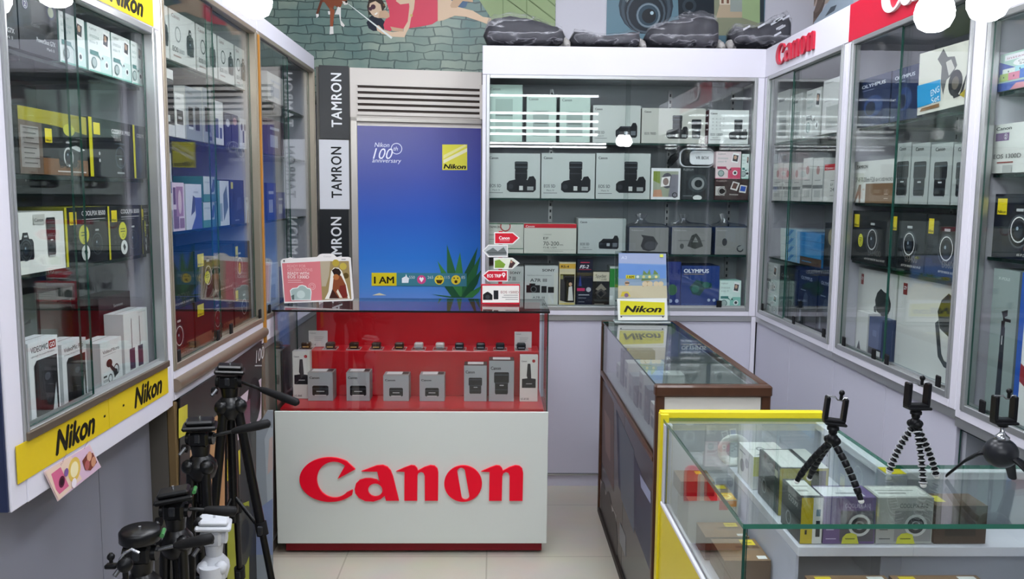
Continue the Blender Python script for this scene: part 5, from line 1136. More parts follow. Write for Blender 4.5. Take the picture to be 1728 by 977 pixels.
A_lc = lambda m_: (lambda a: [('r', 0, 0, 1, 1, 'dcdad4'), ('t', .08, .87, .035, 'Canon', '3a3a3c', {'w': .3, 'b': .02}), ('c', .76, .89, .035, 'b03034')] + put(CHARGER, .5, .3, .38, a, 1.3) + [('t', .06, .04, .04, m_, '26262a', {'w': .45, 'b': .02})])
box_c(495, 524, 593, A_lc('LC-E6E'), 'tall white charger box beside the grey lens boxes, at the darker end of the showcase', D=.04, name='charger_box', side='cfcdc8', Y=3.64)
for (a_, b_, t_), sh, s_, l_ in (((520, 562, 627), LENSWIDE, .36, 'grey lens box partly before the tall white charger box'), ((585, 624, 627), LENSWIDE, .36, 'grey lens box, second in the row of four squat ones'),
                                 ((647, 690, 632), LENSWIDE, .34, 'grey lens box, third in the row of four squat ones'), ((708, 750, 632), LENSWIDE, .34, 'grey lens box, fourth squat one, just before the gap')):
    box_c(a_, b_, t_+2, A_lensbox(sh, s_, .18, 1.55), l_, side='8f8d8a', topart=lambda a: [('r', .1, .3, .7, .9, 'd9d9d6'), ('r', .72, .3, .95, .9, '33302e')])
box_c(783, 821, 617, A_lensbox(LENS, .46, .2, 1.25), 'medium grey lens box beside the tallest grey one', side='85878a', top='3a2c2a', topart=lambda a: [('r', .15, .3, .85, .9, 'd9d9d6')])
box_c(825, 867, 609, A_lensbox(LENS, .56, .16, 1.0), 'tallest grey lens box in the showcase', side='85878a', top='3a2c2a', topart=lambda a: [('r', .15, .3, .85, .9, 'd9d9d6')])
box_c(877, 907, 601, A_lc('LC-E12E'), 'tall white charger box at the end by the side glass, near the tallest lens box', D=.04, name='charger_box', side='cfcdc8')
def blister(px, kind, label, group):
    Y = 3.72; x = x_at(Y, .846, px)
    th = thing('battery_pack', label, 'battery', (x, Y+.02, .8458), 0, group)
    MB().bbox(-.031, -.03, 0, .031, .04, .0025, glass_mat('blister_film', (.9, .88, .86), 5, .1), .001).box(-.031, -.03, 0, .031, -.0285, .003, mat('d8d0cc', .3)).box(-.031, .0385, 0, .031, .04, .003, mat('d8d0cc', .3)).box(-.031, -.03, 0, -.0295, .04, .003, mat('d8d0cc', .3)).box(.0295, -.03, 0, .031, .04, .003, mat('d8d0cc', .3)).obj('tray', th)
    c = {'b': '3a2418', 'c': 'c9c0ba', 'd': '1c2026'}[kind]
    MB().bbox(-.02, -.012, .003, .02, .025, .03, mat(c, .3), .005).box(-.014, -.0125, .008, .014, -.0118, .013, mat('c79a55' if kind == 'b' else '8c9299', .3)).obj('battery', th)
for px in (515, 556, 596, 634, 673): blister(px, 'b', 'clear tray with a brown and gold battery, on the red step of the showcase', 'trays with brown batteries')
for px in (706, 742): blister(px, 'c', 'clear tray with a pale empty looking blister, middle of the red step', 'trays with pale blisters')
for px in (775, 811, 844, 880): blister(px, 'd', 'clear tray with a dark battery, on the red step of the showcase', 'trays with dark batteries')
for px0, px1, l_ in ((521, 553, 'small white price card on the red step, beside the brown batteries'), (868, 897, 'small white price card on the red step, behind the dark batteries')):
    Y = 3.785; x0, x1 = x_at(Y, .85, px0), x_at(Y, .85, px1)
    mb = MB().bbox(x0, Y, .846, x1, Y+.003, .846+.075, mat('e2dfda', .4), .001)
    draw(mb, [('t', .08, .82, .08, 'Canon', '555555', {'w': .3}), ('r', .3, .6, .8, .62, '9a9a9a'), ('r', .3, .5, .75, .52, '9a9a9a'), ('r', .3, .4, .7, .42, '9a9a9a'), ('t', .08, .1, .12, 'BC-6', '2a2a2c', {'w': .3})], x1-x0, .075, T_BACK(x0, .846, Y))
    tag(mb.obj('price_card'), l_, 'card')

# cards standing on the counter
YS = 3.62
plS = lambda px, py: (lambda P: (P.x, P.z))(on('y', YS, px, py))
TS = lambda off=0: face_T((0, YS-off, 0), (1, 0, 0), (0, 0, 1), (0, -1, 0))
t = thing('counter_card', 'camera shaped pink and photo advertising card standing on the red counter', 'card', (-.75, YS, 1.0625), 0)
iv = Matrix.Translation(-Vector((-.75, YS, 1.0625)))
shp = [(480, 511.5), (474, 440), (478, 436.5), (486, 435.5), (490, 434), (495, 436), (535, 433.5), (540, 429), (544, 428), (560, 428), (564, 430), (568, 433.5), (588, 433.5), (592, 435), (597, 504), (595, 507)]
mb = MB().prism([plS(*q_) for q_ in shp], 0, .004, mat('eeeae8', .4), TS(.0))
c2 = lambda X, Y: (460+X/8.88, 420+Y/8.88)
C2 = lambda pts: [c2(*p) for p in pts]
draw(mb, px_prims(plS, [('p', C2([(145, 215), (715, 185), (745, 765), (190, 790)]), 'dd7f86'), ('p', C2([(715, 185), (1145, 180), (1185, 750), (745, 765)]), 'a08a5c'), ('p', C2([(715, 185), (870, 180), (850, 400), (800, 560), (740, 560)]), 'b9ac94'), ('c', *c2(950, 210), 6, 'b9a23f'), ('c', *c2(1060, 260), 6, 'c3ae4c'), ('c', *c2(1100, 400), 5, '5c4a22'),
     ('p', C2([(785, 750), (840, 640), (880, 330), (920, 280), (990, 280), (1040, 330), (1110, 520), (1165, 745)]), 'f3efe4'), ('p', C2([(850, 740), (900, 600), (920, 400), (960, 380), (1030, 400), (1100, 540), (1130, 740)]), '8a4a2c'), ('p', C2([(890, 320), (940, 285), (1000, 300), (1030, 350), (1010, 400), (930, 400)]), '2f1f1a'), ('c', *c2(955, 420), 5, 'b5703f'),
     ('p', C2([(1010, 550), (1090, 540), (1130, 700), (1060, 740), (1000, 640)]), '7a2a24'), ('p', C2([(850, 740), (900, 600), (1000, 740)]), '3f2018'), ('p', C2([(960, 640), (980, 600), (1050, 730), (1010, 730)]), 'e8dcc8'),
     ('t', *c2(225, 275), 5, 'READY FOR', 'f0b9b9', {'pw': 31}), ('t', *c2(228, 330), 5.2, 'CELEBRATIONS', 'f0b9b9', {'pw': 42}), ('t', *c2(230, 385), 5, 'READY WITH', 'fbe9e8', {'pw': 36, 'b': .02}), ('t', *c2(232, 438), 5.2, 'EOS 1300D', 'fbe9e8', {'pw': 36, 'b': .02}),
     ('r', *c2(235, 465), *c2(430, 472), 'f3cfcf'), ('r', *c2(235, 495), *c2(460, 502), 'f3cfcf'), ('o', *c2(595, 560), 6, .12, 'f0c3c3'), ('o', *c2(595, 560), 3.5, .2, 'f0c3c3'),
     ('p', C2([(290, 770), (265, 620), (300, 585), (375, 575), (400, 545), (450, 535), (500, 550), (530, 580), (575, 590), (590, 640), (580, 765)]), 'eef3f0'), ('p', C2([(300, 760), (278, 625), (310, 597), (385, 585), (410, 555), (450, 547), (492, 562), (522, 592), (565, 602), (578, 640), (570, 755)]), 'a9bcb8'), ('c', *c2(430, 680), 7, 'c9d8d4'), ('p', C2([(285, 700), (330, 680), (330, 760), (298, 760)]), '5d6a68'),
     ('t', *c2(770, 122), 2.5, 'Canon', 'b8b4b2', {'pw': 13}), ('c', *c2(178, 178), 1.4, '3a3a3a'), ('r', *c2(1035, 148), *c2(1100, 158), '77777a')]), 1, 1, TS(.004))
sub(mb.obj('printed_panel'), t, iv)
sub(MB().prism([(.0, 1.0645), (.07, 1.0645), (0, 1.19)], -.755, -.751, mat('e6e2e0', .5), face_T((0, YS+.001, 0), (0, 1, 0), (0, 0, 1), (1, 0, 0))).bbox(-.86, YS-.012, 1.0628, -.64, YS+.05, 1.0645, mat('eeeae8', .4), .0006), 'x') if False else None
mb = MB().prism([(.0, 1.0635), (.07, 1.0635), (0, 1.19)], -.755, -.751, mat('e6e2e0', .5), face_T((0, YS+.001, 0), (0, 1, 0), (0, 0, 1), (1, 0, 0)))
sub(mb.obj('back_strut'), t, iv)

YE = 3.66
plE = lambda px, py: (lambda P: (P.x, P.z))(on('y', YE, px, py))
TE = lambda off=0: face_T((0, YE-off, 0), (1, 0, 0), (0, 0, 1), (0, -1, 0))
px_, pz_ = plE(845, 512)
t = thing('signpost_card', 'white box with a little red signpost of four arrows, standing on the red counter', 'card', (px_, YE, 1.0625), 0)
iv = Matrix.Translation(-Vector((px_, YE, 1.0625)))
a0, a1 = plE(812, 480), plE(877, 512)
mb = MB().bbox(a0[0], YE, 1.0632, a1[0], YE+.03, a0[1], mat('c41f33', .4), .001)
draw(mb, px_prims(plE, [('p', [(814, 482), (876, 482), (876, 510.5), (814, 510.5)], 'ece8e2'), ('p', [(815, 506), (815, 497), (819, 494), (823, 492), (828, 495), (831, 498), (831, 506)], '1b1b1d'), ('c', 823, 501, 3.6, '3b3e42'), ('p', [(833, 505), (833, 490), (841, 490), (841, 505)], '222226'), ('t', 845, 495, 4.5, 'EOS 1500D', '8a3a34', {'pw': 30}),
     ('r', 850, 497.5, 874, 498.5, '8a8a88'), ('r', 847, 501, 874, 502, '8a8a88'), ('r', 853, 504.5, 874, 505.5, '8a8a88')]), 1, 1, TE(.001))
sub(mb.obj('base_box'), t, iv)
p0_, p1_ = plE(841.5, 390), plE(847.5, 479)
sub(MB().box(p0_[0], YE+.006, p1_[1]-.001, p1_[0], YE+.010, p0_[1], mat('c41f33', .4)).obj('post'), t, iv)
def arrow(pts, inner, col, extra, lab):
    mb = MB().prism([plE(*q_) for q_ in pts], 0, .003, mat('efecea', .4), TE(-.005))
    draw(mb, px_prims(plE, [('p', inner, col)]+extra), 1, 1, TE(-.002))
    o = sub(mb.obj('arrow_sign'), t, iv); o['label'] = lab
arrow([(834, 392), (866, 392), (877, 401.5), (866, 412), (834, 412)], [(835.5, 393.5), (865, 393.5), (874.5, 401.5), (865, 410.5), (835.5, 410.5)], 'cc2033', [('t', 842, 404, 5.5, 'Canon', 'f6eeee', {'pw': 18, 'b': .03}), ('r', 843, 406, 860, 406.8, 'e9b9bd')], 'red arrow pointing to the door side away, white lettering')
arrow([(857, 413), (824, 413), (814, 423), (824, 434), (857, 434)], [(855.5, 414.5), (825, 414.5), (816.5, 423), (825, 432), (855.5, 432)], 'b9bdbd', [('p', [(820, 425), (832, 418), (840, 424), (850, 417), (855, 426), (855, 430), (826, 431)], '6a7070'), ('r', 822, 426, 854, 427, '3f4444')], 'arrow with a grey city picture')
arrow([(833, 435), (865, 435), (877, 444), (865, 454), (833, 454)], [(834.5, 436), (864.5, 436), (875, 444), (864.5, 452.5), (834.5, 452.5)], 'dfe3d2', [('p', [(835, 452), (835, 440), (843, 438), (853, 446), (850, 452)], '7da03a'), ('p', [(858, 452), (862, 438), (870, 444), (864, 452)], '4a3434'), ('c', 863, 442, 2, 'b78a74')], 'arrow with a green plant picture')
arrow([(857, 456), (824, 456), (813, 465), (824, 475), (857, 475)], [(855.5, 457.5), (825, 457.5), (816, 465), (825, 473.5), (855.5, 473.5)], 'cc2033', [('t', 822, 468, 5.5, 'EOS TRIP', 'f6eeee', {'pw': 24, 'b': .03}), ('c', 850, 463, 3, 'f6eeee'), ('p', [(847.5, 464), (852.5, 464), (850, 469)], 'f6eeee'), ('c', 850, 463, 1.2, 'cc2033')], 'red arrow with a location pin')

# ================================================================ wood framed glass counter
BX0, BX1, BY0, BY1, BZ = .52, .885, 2.59, 3.96, .95
t = thing('glass_counter', 'wood framed glass counter with printed side panels, carrying a clear photo stand', 'counter', ((BX0+BX1)/2, (BY0+BY1)/2, 0), 0)
iv = Matrix.Translation(-Vector(((BX0+BX1)/2, (BY0+BY1)/2, 0)))
W_ = WOOD()
mb = MB()
mb.bbox(BX0-.004, BY0-.006, BZ-.038, BX1+.006, BY0+.03, BZ, W_, .006).bbox(BX0, BY1-.03, BZ-.025, BX1, BY1, BZ, W_, .004).bbox(BX1-.028, BY0+.03, BZ-.03, BX1+.004, BY1-.03, BZ, W_, .004)
for x, y in ((BX0, BY0), (BX1-.025, BY0), (BX0, BY1-.025), (BX1-.025, BY1-.025)): mb.bbox(x, y, 0, x+.028, y+.025, BZ-.024, W_, .003)
mb.bbox(BX0-.003, BY0+.02, .69, BX0+.02, BY1-.02, .71, W_, .004).bbox(BX0, BY0+.02, .0, BX0+.02, BY1-.02, .03, mat('2a241f', .5), .002)
sub(mb.obj('wood_frame'), t, iv)
mb = MB().box(BX0+.022, BY0+.006, .03, BX1-.028, BY0+.012, BZ-.037, mat('d9d6cd', .35)); sub(mb.obj('end_panel'), t, iv)
mb = MB().box(BX0+.01, BY0+.02, .03, BX0+.015, 3.25, .69, mat('25282c', .2)); draw(mb, px_prims(lambda px, py: (lambda P: (-P.y, P.z))(on('x', BX0+.01, px, py)), [('p', [(1040, 690), (1102, 850), (1102, 977), (1044, 820)], '343b52'), ('p', [(1044, 700), (1070, 760), (1070, 900), (1048, 840)], '5b6470'), ('p', [(1080, 800), (1098, 830), (1098, 850), (1082, 822)], '9aa3c4'), ('p', [(1046, 880), (1056, 905), (1056, 940), (1046, 915)], '82868a')]), 1, 1, face_T((BX0+.01, 0, 0), (0, -1, 0), (0, 0, 1), (-1, 0, 0)))
o = sub(mb.obj('printed_panel'), t, iv); o['label'] = 'dark blue-black printed panel'
mb = MB().box(BX0+.01, 3.255, .03, BX0+.015, BY1-.025, .69, mat('4a4340', .25)); draw(mb, px_prims(lambda px, py: (lambda P: (-P.y, P.z))(on('x', BX0+.01, px, py)), [('p', [(1016, 640), (1036, 680), (1036, 830), (1016, 780)], '6a5750'), ('p', [(1020, 690), (1030, 710), (1030, 780), (1022, 760)], '8d7468'), ('p', [(1010, 800), (1040, 870), (1040, 960), (1010, 895)], 'c3c0bc'), ('c', 1018, 850, 5, '4a4644'), ('c', 1027, 880, 7, '4a4644'), ('c', 1036, 905, 6, '4a4644')]), 1, 1, face_T((BX0+.01, 0, 0), (0, -1, 0), (0, 0, 1), (-1, 0, 0)))
o = sub(mb.obj('printed_panel'), t, iv); o['label'] = 'brownish photo panel with a pale lower corner'
sub(MB().box(BX0+.006, BY0+.026, .71, BX0+.011, BY1-.026, BZ-.010, GLASS(), edge=EDGE(), axis=0).obj('side_glass'), t, iv)
sub(MB().box(BX0+.003, BY0+.031, BZ-.008, BX1-.029, BY1-.031, BZ-.001, TOPGLASS(), edge=EDGE(), axis=2).obj('glass_top'), t, iv)
sub(MB().box(BX0+.012, BY0+.026, .695, BX1-.03, BY1-.026, .70, mat('9aa0a2', .4)).box(BX1-.03, BY0+.026, .03, BX1-.026, BY1-.026, BZ-.03, mat('a7adb0', .5)).obj('inner_shelf'), t, iv)
cols = ['c9ccc8', '2a2c30', 'd6d4cc', '9fa5a6', '3a3c42', 'c5c8c6', '6a7076', 'dcdad4', '22252a', 'b5b8b6']
desc = ['pale', 'black', 'cream', 'mid grey', 'dark grey', 'light grey', 'slate', 'white', 'darkest', 'dull grey']
place = ['nearest the photo stand', 'second from the photo stand', 'third from the photo stand', 'fourth from the photo stand', 'fifth from the photo stand', 'fifth from the wooden end', 'fourth from the wooden end', 'third from the wooden end', 'second from the wooden end', 'nearest the wooden end']
for i in range(10):
    y = 3.84-.122*i
    product_box('accessory_box', desc[i]+' accessory box inside the wood framed counter, '+place[i], 'box', (BX0+.06, y, .7005), -PI/2, .085, .12+.02*(i % 3), .07+.03*((i*7) % 4), A_plain(cols[i], ('r', .1, .6, .7, .75, '8a8d90'), ('r', .2, .1, .8, .5, '5a5e64')), side=cols[i]) 
# clear photo stand
YN = 3.90
plN = lambda px, py: (lambda P: (P.x, P.z))(on('y', YN, px, py))
TN = lambda off=0: face_T((0, YN-off, 0), (1, 0, 0), (0, 0, 1), (0, -1, 0))
t = thing('photo_stand', 'clear acrylic stand with a beach photo and yellow sign, on the wood framed counter', 'sign', (.71, YN, .9505), 0)
iv = Matrix.Translation(-Vector((.71, YN, .9505)))
pp = [plN(*q_) for q_ in ((1037, 541), (1131, 541), (1127, 425), (1038, 423))]
pp[0] = (pp[0][0], .951); pp[1] = (pp[1][0], .951)
AC = glass_mat('acrylic', (.95, .97, .97), 1.6)
sub(MB().prism(pp, .0, .003, AC, TN(0), side=mat('cfe0dc', .2)).prism(pp, -.008, -.005, AC, TN(0), side=mat('cfe0dc', .2)).obj('acrylic_sheet'), t, iv)
sub(MB().box(pp[0][0], YN-.012, .9506, pp[1][0], YN+.06, .953, mat('dfe8e6', .15)).obj('foot_plate'), t, iv)
mb = MB().prism([plN(*q_) for q_ in ((1043, 537), (1126, 537), (1124, 428), (1044, 427))], -.0045, -.0005, mat('b9cbe6', .35), TN(0))
draw(mb, px_prims(plN, [('p', [(1044, 427), (1124, 428), (1124, 470), (1044, 470)], '8fb0e4'), ('p', [(1044, 445), (1124, 448), (1124, 470), (1044, 470)], '7aa2e2'), ('p', [(1044, 428), (1124, 428), (1124, 446), (1044, 444)], 'b5bfe0'), ('p', [(1044, 470), (1124, 470), (1124, 484), (1044, 484)], '9ab0c8'), ('p', [(1043, 482), (1125, 482), (1126, 503), (1043, 503)], 'dccfae'), ('p', [(1084, 484), (1094, 482), (1097, 474), (1087, 474)], 'c9a877'), ('c', 1088, 479, 4.5, 'e4cfaa'), ('c', 1097, 479, 4.5, 'e4cfaa'),
     ('c', 1107, 479, 4.5, 'e4cfaa'), ('c', 1115, 479, 4.5, 'e4cfaa'), ('p', [(1082, 474), (1086, 456), (1092, 462), (1096, 454), (1100, 472)], '7f9a5c'), ('p', [(1100, 472), (1104, 455), (1110, 461), (1112, 470)], '7f9a5c'), ('c', 1058, 478, 4, 'd9b08a'), ('r', 1055, 476.5, 1062, 478.5, '3a2c24'), ('p', [(1047, 500), (1050, 492), (1060, 492), (1064, 500)], 'e8d04f'), ('c', 1057, 498, 3.6, '9a7a9a'),
     ('p', [(1056, 464), (1071, 464), (1071, 470), (1056, 470)], 'e4d32f'), ('t', 1058, 469, 4, 'I AM', '2a260c', {'pw': 11, 'b': .02}), ('p', [(1071, 464), (1113, 463), (1113, 470), (1071, 470)], '8fb5ac'), ('c', 1076, 467, 2.4, 'e9efe6'), ('c', 1086, 467, 2.4, 'e9d98a'), ('c', 1096, 467, 2.4, 'e9d98a'), ('c', 1107, 467, 2.4, 'e9d98a'), ('t', 1048, 437, 5, 'A2', 'dfe4f2', {'pw': 10}), ('r', 1113, 429, 1119, 434, 'dbe05c')]), 1, 1, TN(.0))
sub(mb.obj('photo_print'), t, iv)
mb = MB().prism([plN(*q_) for q_ in ((1043, 540), (1126, 540), (1125, 503), (1041, 504))], .004, .007, mat('eceee8', .3), TN(0))
draw(mb, px_prims(plN, [('p', [(1046, 531), (1046, 507), (1121, 510), (1121, 531)], 'dcd532'), ('p', [(1043, 520), (1060, 522), (1126, 534), (1126, 538), (1043, 526)], 'f2f2ea') if False else ('r', 1046, 532, 1121, 533.5, '8a8c88'), ('t', 1052, 526, 11, 'Nikon', '2b2a22', {'pw': 64, 'b': .04, 's': .25})]), 1, 1, TN(.0075))
for q_ in ((1039, 507), (1127, 507), (1048, 534), (1118, 534)):
    mb.ball((plN(*q_)[0], YN-.009, plN(*q_)[1]), .004, mat('5a5c5e', .2, .8), 8)
o = sub(mb.obj('sign_plate'), t, iv); o['label'] = 'yellow sign with black slanted lettering'

# ================================================================ yellow trimmed L-shaped glass counter
YX0, YX1, YXE = .478, .915, 1.352
YY0, YYM, YY1, YZ = 1.51, 1.85, 2.27, .935
YEL = mat('e0cd22', .35, var=.04, scale=4)
t = thing('glass_counter', 'yellow trimmed L-shaped glass counter with three mini tripods standing on it', 'counter', (.9, 1.7, 0), 0)
iv = Matrix.Translation(-Vector((.9, 1.7, 0)))
yp = lambda mb, n: sub(mb.obj(n), t, iv)
PW = mat('cfcfd8', .45, var=.03, scale=3)
yp(MB().bbox(YX0-.012, YY1-.02, 0, YX0+.012, YY1+.012, YZ+.012, YEL, .002).bbox(YX0-.010, YY1-.012, YZ-.006, YX1+.012, YY1+.014, YZ+.017, YEL, .002).box(YX0-.006, YY0+.01, 0, YX0+.006, YY1-.02, .688, YEL), 'yellow_panel')
yp(MB().box(YX0+.006, YY0+.02, .60, YX1, YY1-.01, .64, PW).box(YX1, YY0+.02, .60, YXE, YYM, .64, PW).box(YX0+.006, YY0+.01, 0, YXE, YY0+.02, .64, PW).bbox(YX0-.007, YY0+.01, .688, YX0+.014, YY1-.022, .70, mat('e6e6ec', .4), .002)
   .bbox(YX0-.004, YY1-.045, .70, YX0+.018, YY1-.02, YZ-.012, mat('c5c7d6', .4), .002).box(YX0+.012, YY1-.012, .64, YX1, YY1-.004, YZ-.010, mat('d3d4da', .4)), 'case')
yp(MB().box(YX1-.004, YYM, 0, YX1+.004, YY1, YZ-.03, mat('b9bcc6', .4)).bbox(YX1-.014, YYM+.02, YZ-.03, YX1+.012, YY1-.012, YZ-.010, mat('e6e6ec', .4), .002).bbox(YX1-.02, YYM-.03, .0, YX1+.03, YYM+.02, YZ-.011, mat('a9abb6', .4), .002)
   .box(YX1+.03, YYM-.006, 0, YXE, YYM+.004, YZ-.03, mat('b3b6c0', .4)).bbox(YX1+.03, YYM-.012, YZ-.03, YXE, YYM+.012, YZ-.011, mat('e6e6ec', .4), .002), 'back_rail')
o = yp(MB().box(YX1-.018, YYM-.028, YZ-.0108, YX1+.028, YYM+.018, YZ-.0100, YEL), 'corner_cap'); o['label'] = 'yellow corner cap'
yp(MB().bbox(.66, 1.71, .779, YX1-.005, YY1-.013, .80, PW, .001).bbox(YX1-.005, 1.71, .779, YXE, YYM-.031, .80, PW, .001).box(.66, 1.72, .64, .666, YY1-.013, .779, mat('b9bac8', .5)), 'inner_shelf')
yp(MB().box(YX1-.0065, 2.17, .80, YX1-.0042, 2.195, .90, ALU()).box(YX1-.0075, 2.18, .82, YX1-.0065, 2.185, .826, BLACK()).box(YX1-.0075, 2.18, .85, YX1-.0065, 2.185, .856, BLACK()).box(YX1-.0075, 2.18, .88, YX1-.0065, 2.185, .886, BLACK()), 'bracket_rail')
mb = MB()
L = [(YX0-.004, YY0-.004), (YXE, YY0-.004), (YXE, YYM+.004), (YX1+.006, YYM+.004), (YX1+.006, YY1-.014), (YX0-.004, YY1-.014)]
mb.prism(L, YZ-.0095, YZ, TOPGLASS(), None, side=mat('2c6b5a', .15)); yp(mb, 'glass_top')
yp(MB().box(YX0, YY0+.008, .70, YX0+.006, YY1-.046, YZ-.0105, GLASS(), edge=EDGE(), axis=0), 'side_glass')
yp(MB().box(YX0+.0065, YY0, .645, YXE, YY0+.007, YZ-.0105, GLASS(), edge=EDGE(), axis=1), 'front_glass')
def pbox(x0, x1, y0, y1, z0, h, art, label, name='camera_box', **k):
    return product_box(name, label, 'box', (x0, y0, z0), 0, x1-x0, y1-y0, h, art, **k)
ST = lambda *p: (lambda a: list(p))
topw = lambda a: [('r', .05, .1, .95, .9, 'dfdfda'), ('r', .1, .3, .6, .4, '9a9a96'), ('r', .1, .55, .8, .62, '9a9a96')]
ring = MB()
vs = []; fs = []; n, m_ = 36, 10
for i in range(n):
    a = 2*PI*i/n
    for k in range(m_):
        b_ = 2*PI*k/m_; rr = .034+.012*math.cos(b_)
        vs.append((rr*math.cos(a), .005*math.sin(b_), rr*math.sin(a)))
for i in range(n):
    for k in range(m_): fs.append((i*m_+k, i*m_+(k+1) % m_, ((i+1) % n)*m_+(k+1) % m_, ((i+1) % n)*m_+k))
o = ring.add(vs, fs, mat('e4e4df', .3), None, True).obj('ring_light', None, (.672, 2.245, .8475)); tag(o, 'white ring leaning on the back of the yellow trimmed counter', 'ring light')
pbox(.668, .765, 2.06, 2.19, .801, .085, ST(('r', 0, 0, 1, 1, 'cfcf60'), ('r', 0, 0, 1, .4, 'd9d9d6')), 'small white patterned box before the white ring', side='dcdcd8', left=ST(('e', .3, .4, .15, .2, '6a6a68'), ('e', .6, .6, .12, .15, '8a8a88'), ('r', .1, .8, .5, .85, '77777a')), topart=ST(('e', .4, .5, .12, .15, '6a6a6c'), ('e', .4, .5, .08, .1, 'c9c9c9'), ('p', [(.1, .1), (.4, .3), (.3, .1)], '77777a')))
pbox(.675, .79, 1.885, 2.035, .801, .114, ST(('r', 0, 0, 1, 1, 'bdb23c'), ('r', .65, .45, .95, .95, '3a3a2c'), ('e', .35, .25, .18, .2, 'cfc860'), ('r', .1, .7, .5, .75, '6a641c')), 'tall dark box with a yellow-green end, largest on the inner shelf', side='33393a',
     left=ST(('r', 0, 0, 1, 1, '2c3536'), ('r', .78, .75, .92, .9, 'b9b9a0'), ('t', .2, .72, .1, 'COOLPIX', 'b9c0c0', {'w': .4}), ('o', .3, .3, .16, .04, '7c8688'), ('c', .3, .3, .08, '101516'), ('r', .6, .1, .9, .5, '3c4a4c')), topart=ST(('r', .05, .05, .6, .95, 'd9dad6'), ('r', .7, 0, 1, 1, 'cfcfca'), ('r', .6, 0, .68, 1, '22262a')))
pbox(.668, .715, 1.725, 1.845, .801, .103, ST(('r', 0, 0, 1, 1, 'd9d9d4'), ('r', 0, 0, .55, 1, 'c9b428'), ('r', .2, .2, .3, .3, '2a2610'), ('r', .7, .15, .9, .5, '33363a'), ('r', .7, .6, .9, .75, '5a7a8a')), 'slim camera box with yellow and white end beside the purple box', side='3a4144',
     left=ST(('r', 0, 0, 1, 1, '3a4346'), ('t', .35, .7, .12, 'COOLPIX', 'c9cfcf', {'w': .5}), ('c', .4, .3, .16, '15191b'), ('o', .4, .3, .16, .04, '98a0a2')), topart=topw)
A_cool = lambda base, txt: (lambda a: [('r', 0, 0, 1, 1, base), ('r', .0, 0, .3, 1, base), ('t', .4, .78, .1, 'COOLPIX A10', txt, {'w': .5}), ('r', .32, .05, .98, .72, '55545c' if base != 'a9aaa6' else '8f9090'), ('o', .7, .4, .24, .06, 'c9cccc'), ('c', .7, .4, .18, '33363a'), ('o', .7, .4, .1, .03, '8f9496'), ('r', .66, .34, .74, .46, '0c0d10'),
        ('p', [(.36, 0), (.38, .14), (.45, .22), (.55, .24), (.65, .2), (.7, 0)], 'cfd03a'), ('r', .43, .1, .62, .12, '5d6412'), ('r', .05, .1, .25, .12, txt), ('r', .05, .3, .2, .32, txt)])
pbox(.718, .83, 1.725, 1.80, .801, .103, A_cool('6a5486', 'c3b5d6'), 'purple compact camera box picturing a round lens', side='5c4878', topart=lambda a: [('r', .0, .1, .82, .9, 'dfdfe2'), ('r', .3, .3, .7, .4, '9a9aa0'), ('r', .82, 0, 1, 1, '6a5486')])
pbox(.834, .956, 1.725, 1.80, .801, .103, A_cool('a9aaa6', '55585a'), 'silver compact camera box next to the purple one', side='b3b3ae', topart=topw)
pbox(.962, 1.075, 1.725, 1.80, .801, .085, ST(('r', 0, 0, 1, 1, '4a3a2e'), ('r', .2, .2, .8, .6, '33281f')), 'dark brown box next to the silver compact camera box', side='6a5444', topart=ST(('r', .1, .3, .3, .8, 'cfc23a')))
A_lensb = lambda a: [('r', 0, 0, 1, 1, '5d4836'), ('r', 0, 0, 1, .25, '2f2620')]
A_lt = lambda a: [('r', .62, .7, .92, .95, 'dcc62c'), ('t', .64, .78, .07, 'Nikon', '15150f', {'w': .22, 'b': .02}), ('t', .3, .1, .42, '35', '8a6a48', {'w': .3, 'b': .03}), ('t', .45, .55, .12, 'NIKKOR LENS', '2c1f14', {'w': .5}), ('r', .75, .06, .95, .2, 'd9d9d6')]
pbox(.545, .655, 1.86, 1.985, .6405, .06, A_lensb, 'brown lens box lying flat with a big printed number, nearest the front glass', name='lens_box', side='5d4836', top='80654a', topart=A_lt)
pbox(.535, .645, 1.995, 2.09, .6405, .06, A_lensb, 'brown lens box lying flat, second from the front glass', name='lens_box', side='6a5444', top='80654a', topart=A_lt)
pbox(.515, .645, 2.10, 2.225, .6405, .115, ST(('r', 0, 0, 1, 1, 'b5b3ad'), ('r', .62, .78, .8, 1, 'b02a2c'), ('r', .8, .86, .97, 1, 'd2862c')), 'tall pale grey box with red and orange labels under a thin brown box', name='lens_box', side='aaa8a2', top='8d7a68', topart=ST(('r', .45, 0, .65, 1, 'b02a2c'), ('r', .65, .05, .98, .45, 'd9a72f'), ('o', .8, .25, .14, .05, 'f0dc8a'), ('r', .7, .7, .95, .9, 'dcc62c')))
pbox(.50, .59, 2.13, 2.22, .7565, .04, A_lensb, 'thin brown lens box on top of the tall pale grey one', name='lens_box', side='5d4836', top='7a6048', topart=ST(('r', .6, .65, .9, .92, 'dcc62c')))
pbox(.672, .845, 1.56, 1.70, .6405, .10, A_lensb, 'brown lens box lying below the shelf edge under the purple box', name='lens_box', side='5d4836', top='80654a', topart=ST(('r', .1, .75, .3, .95, 'dcc62c'), ('t', .4, .5, .14, 'NIKKOR LENS', '2c1f14', {'w': .4}), ('r', .75, .8, .95, .95, 'd9d9d6')))
pbox(.855, 1.045, 1.56, 1.70, .6405, .10, A_lensb, 'brown lens box lying below the shelf edge under the silver box', name='lens_box', side='5d4836', top='80654a', topart=ST(('r', .08, .75, .26, .95, 'dcc62c'), ('t', .4, .5, .14, 'NIKKOR LENS', '2c1f14', {'w': .4}), ('r', .75, .8, .95, .95, 'd9d9d6')))

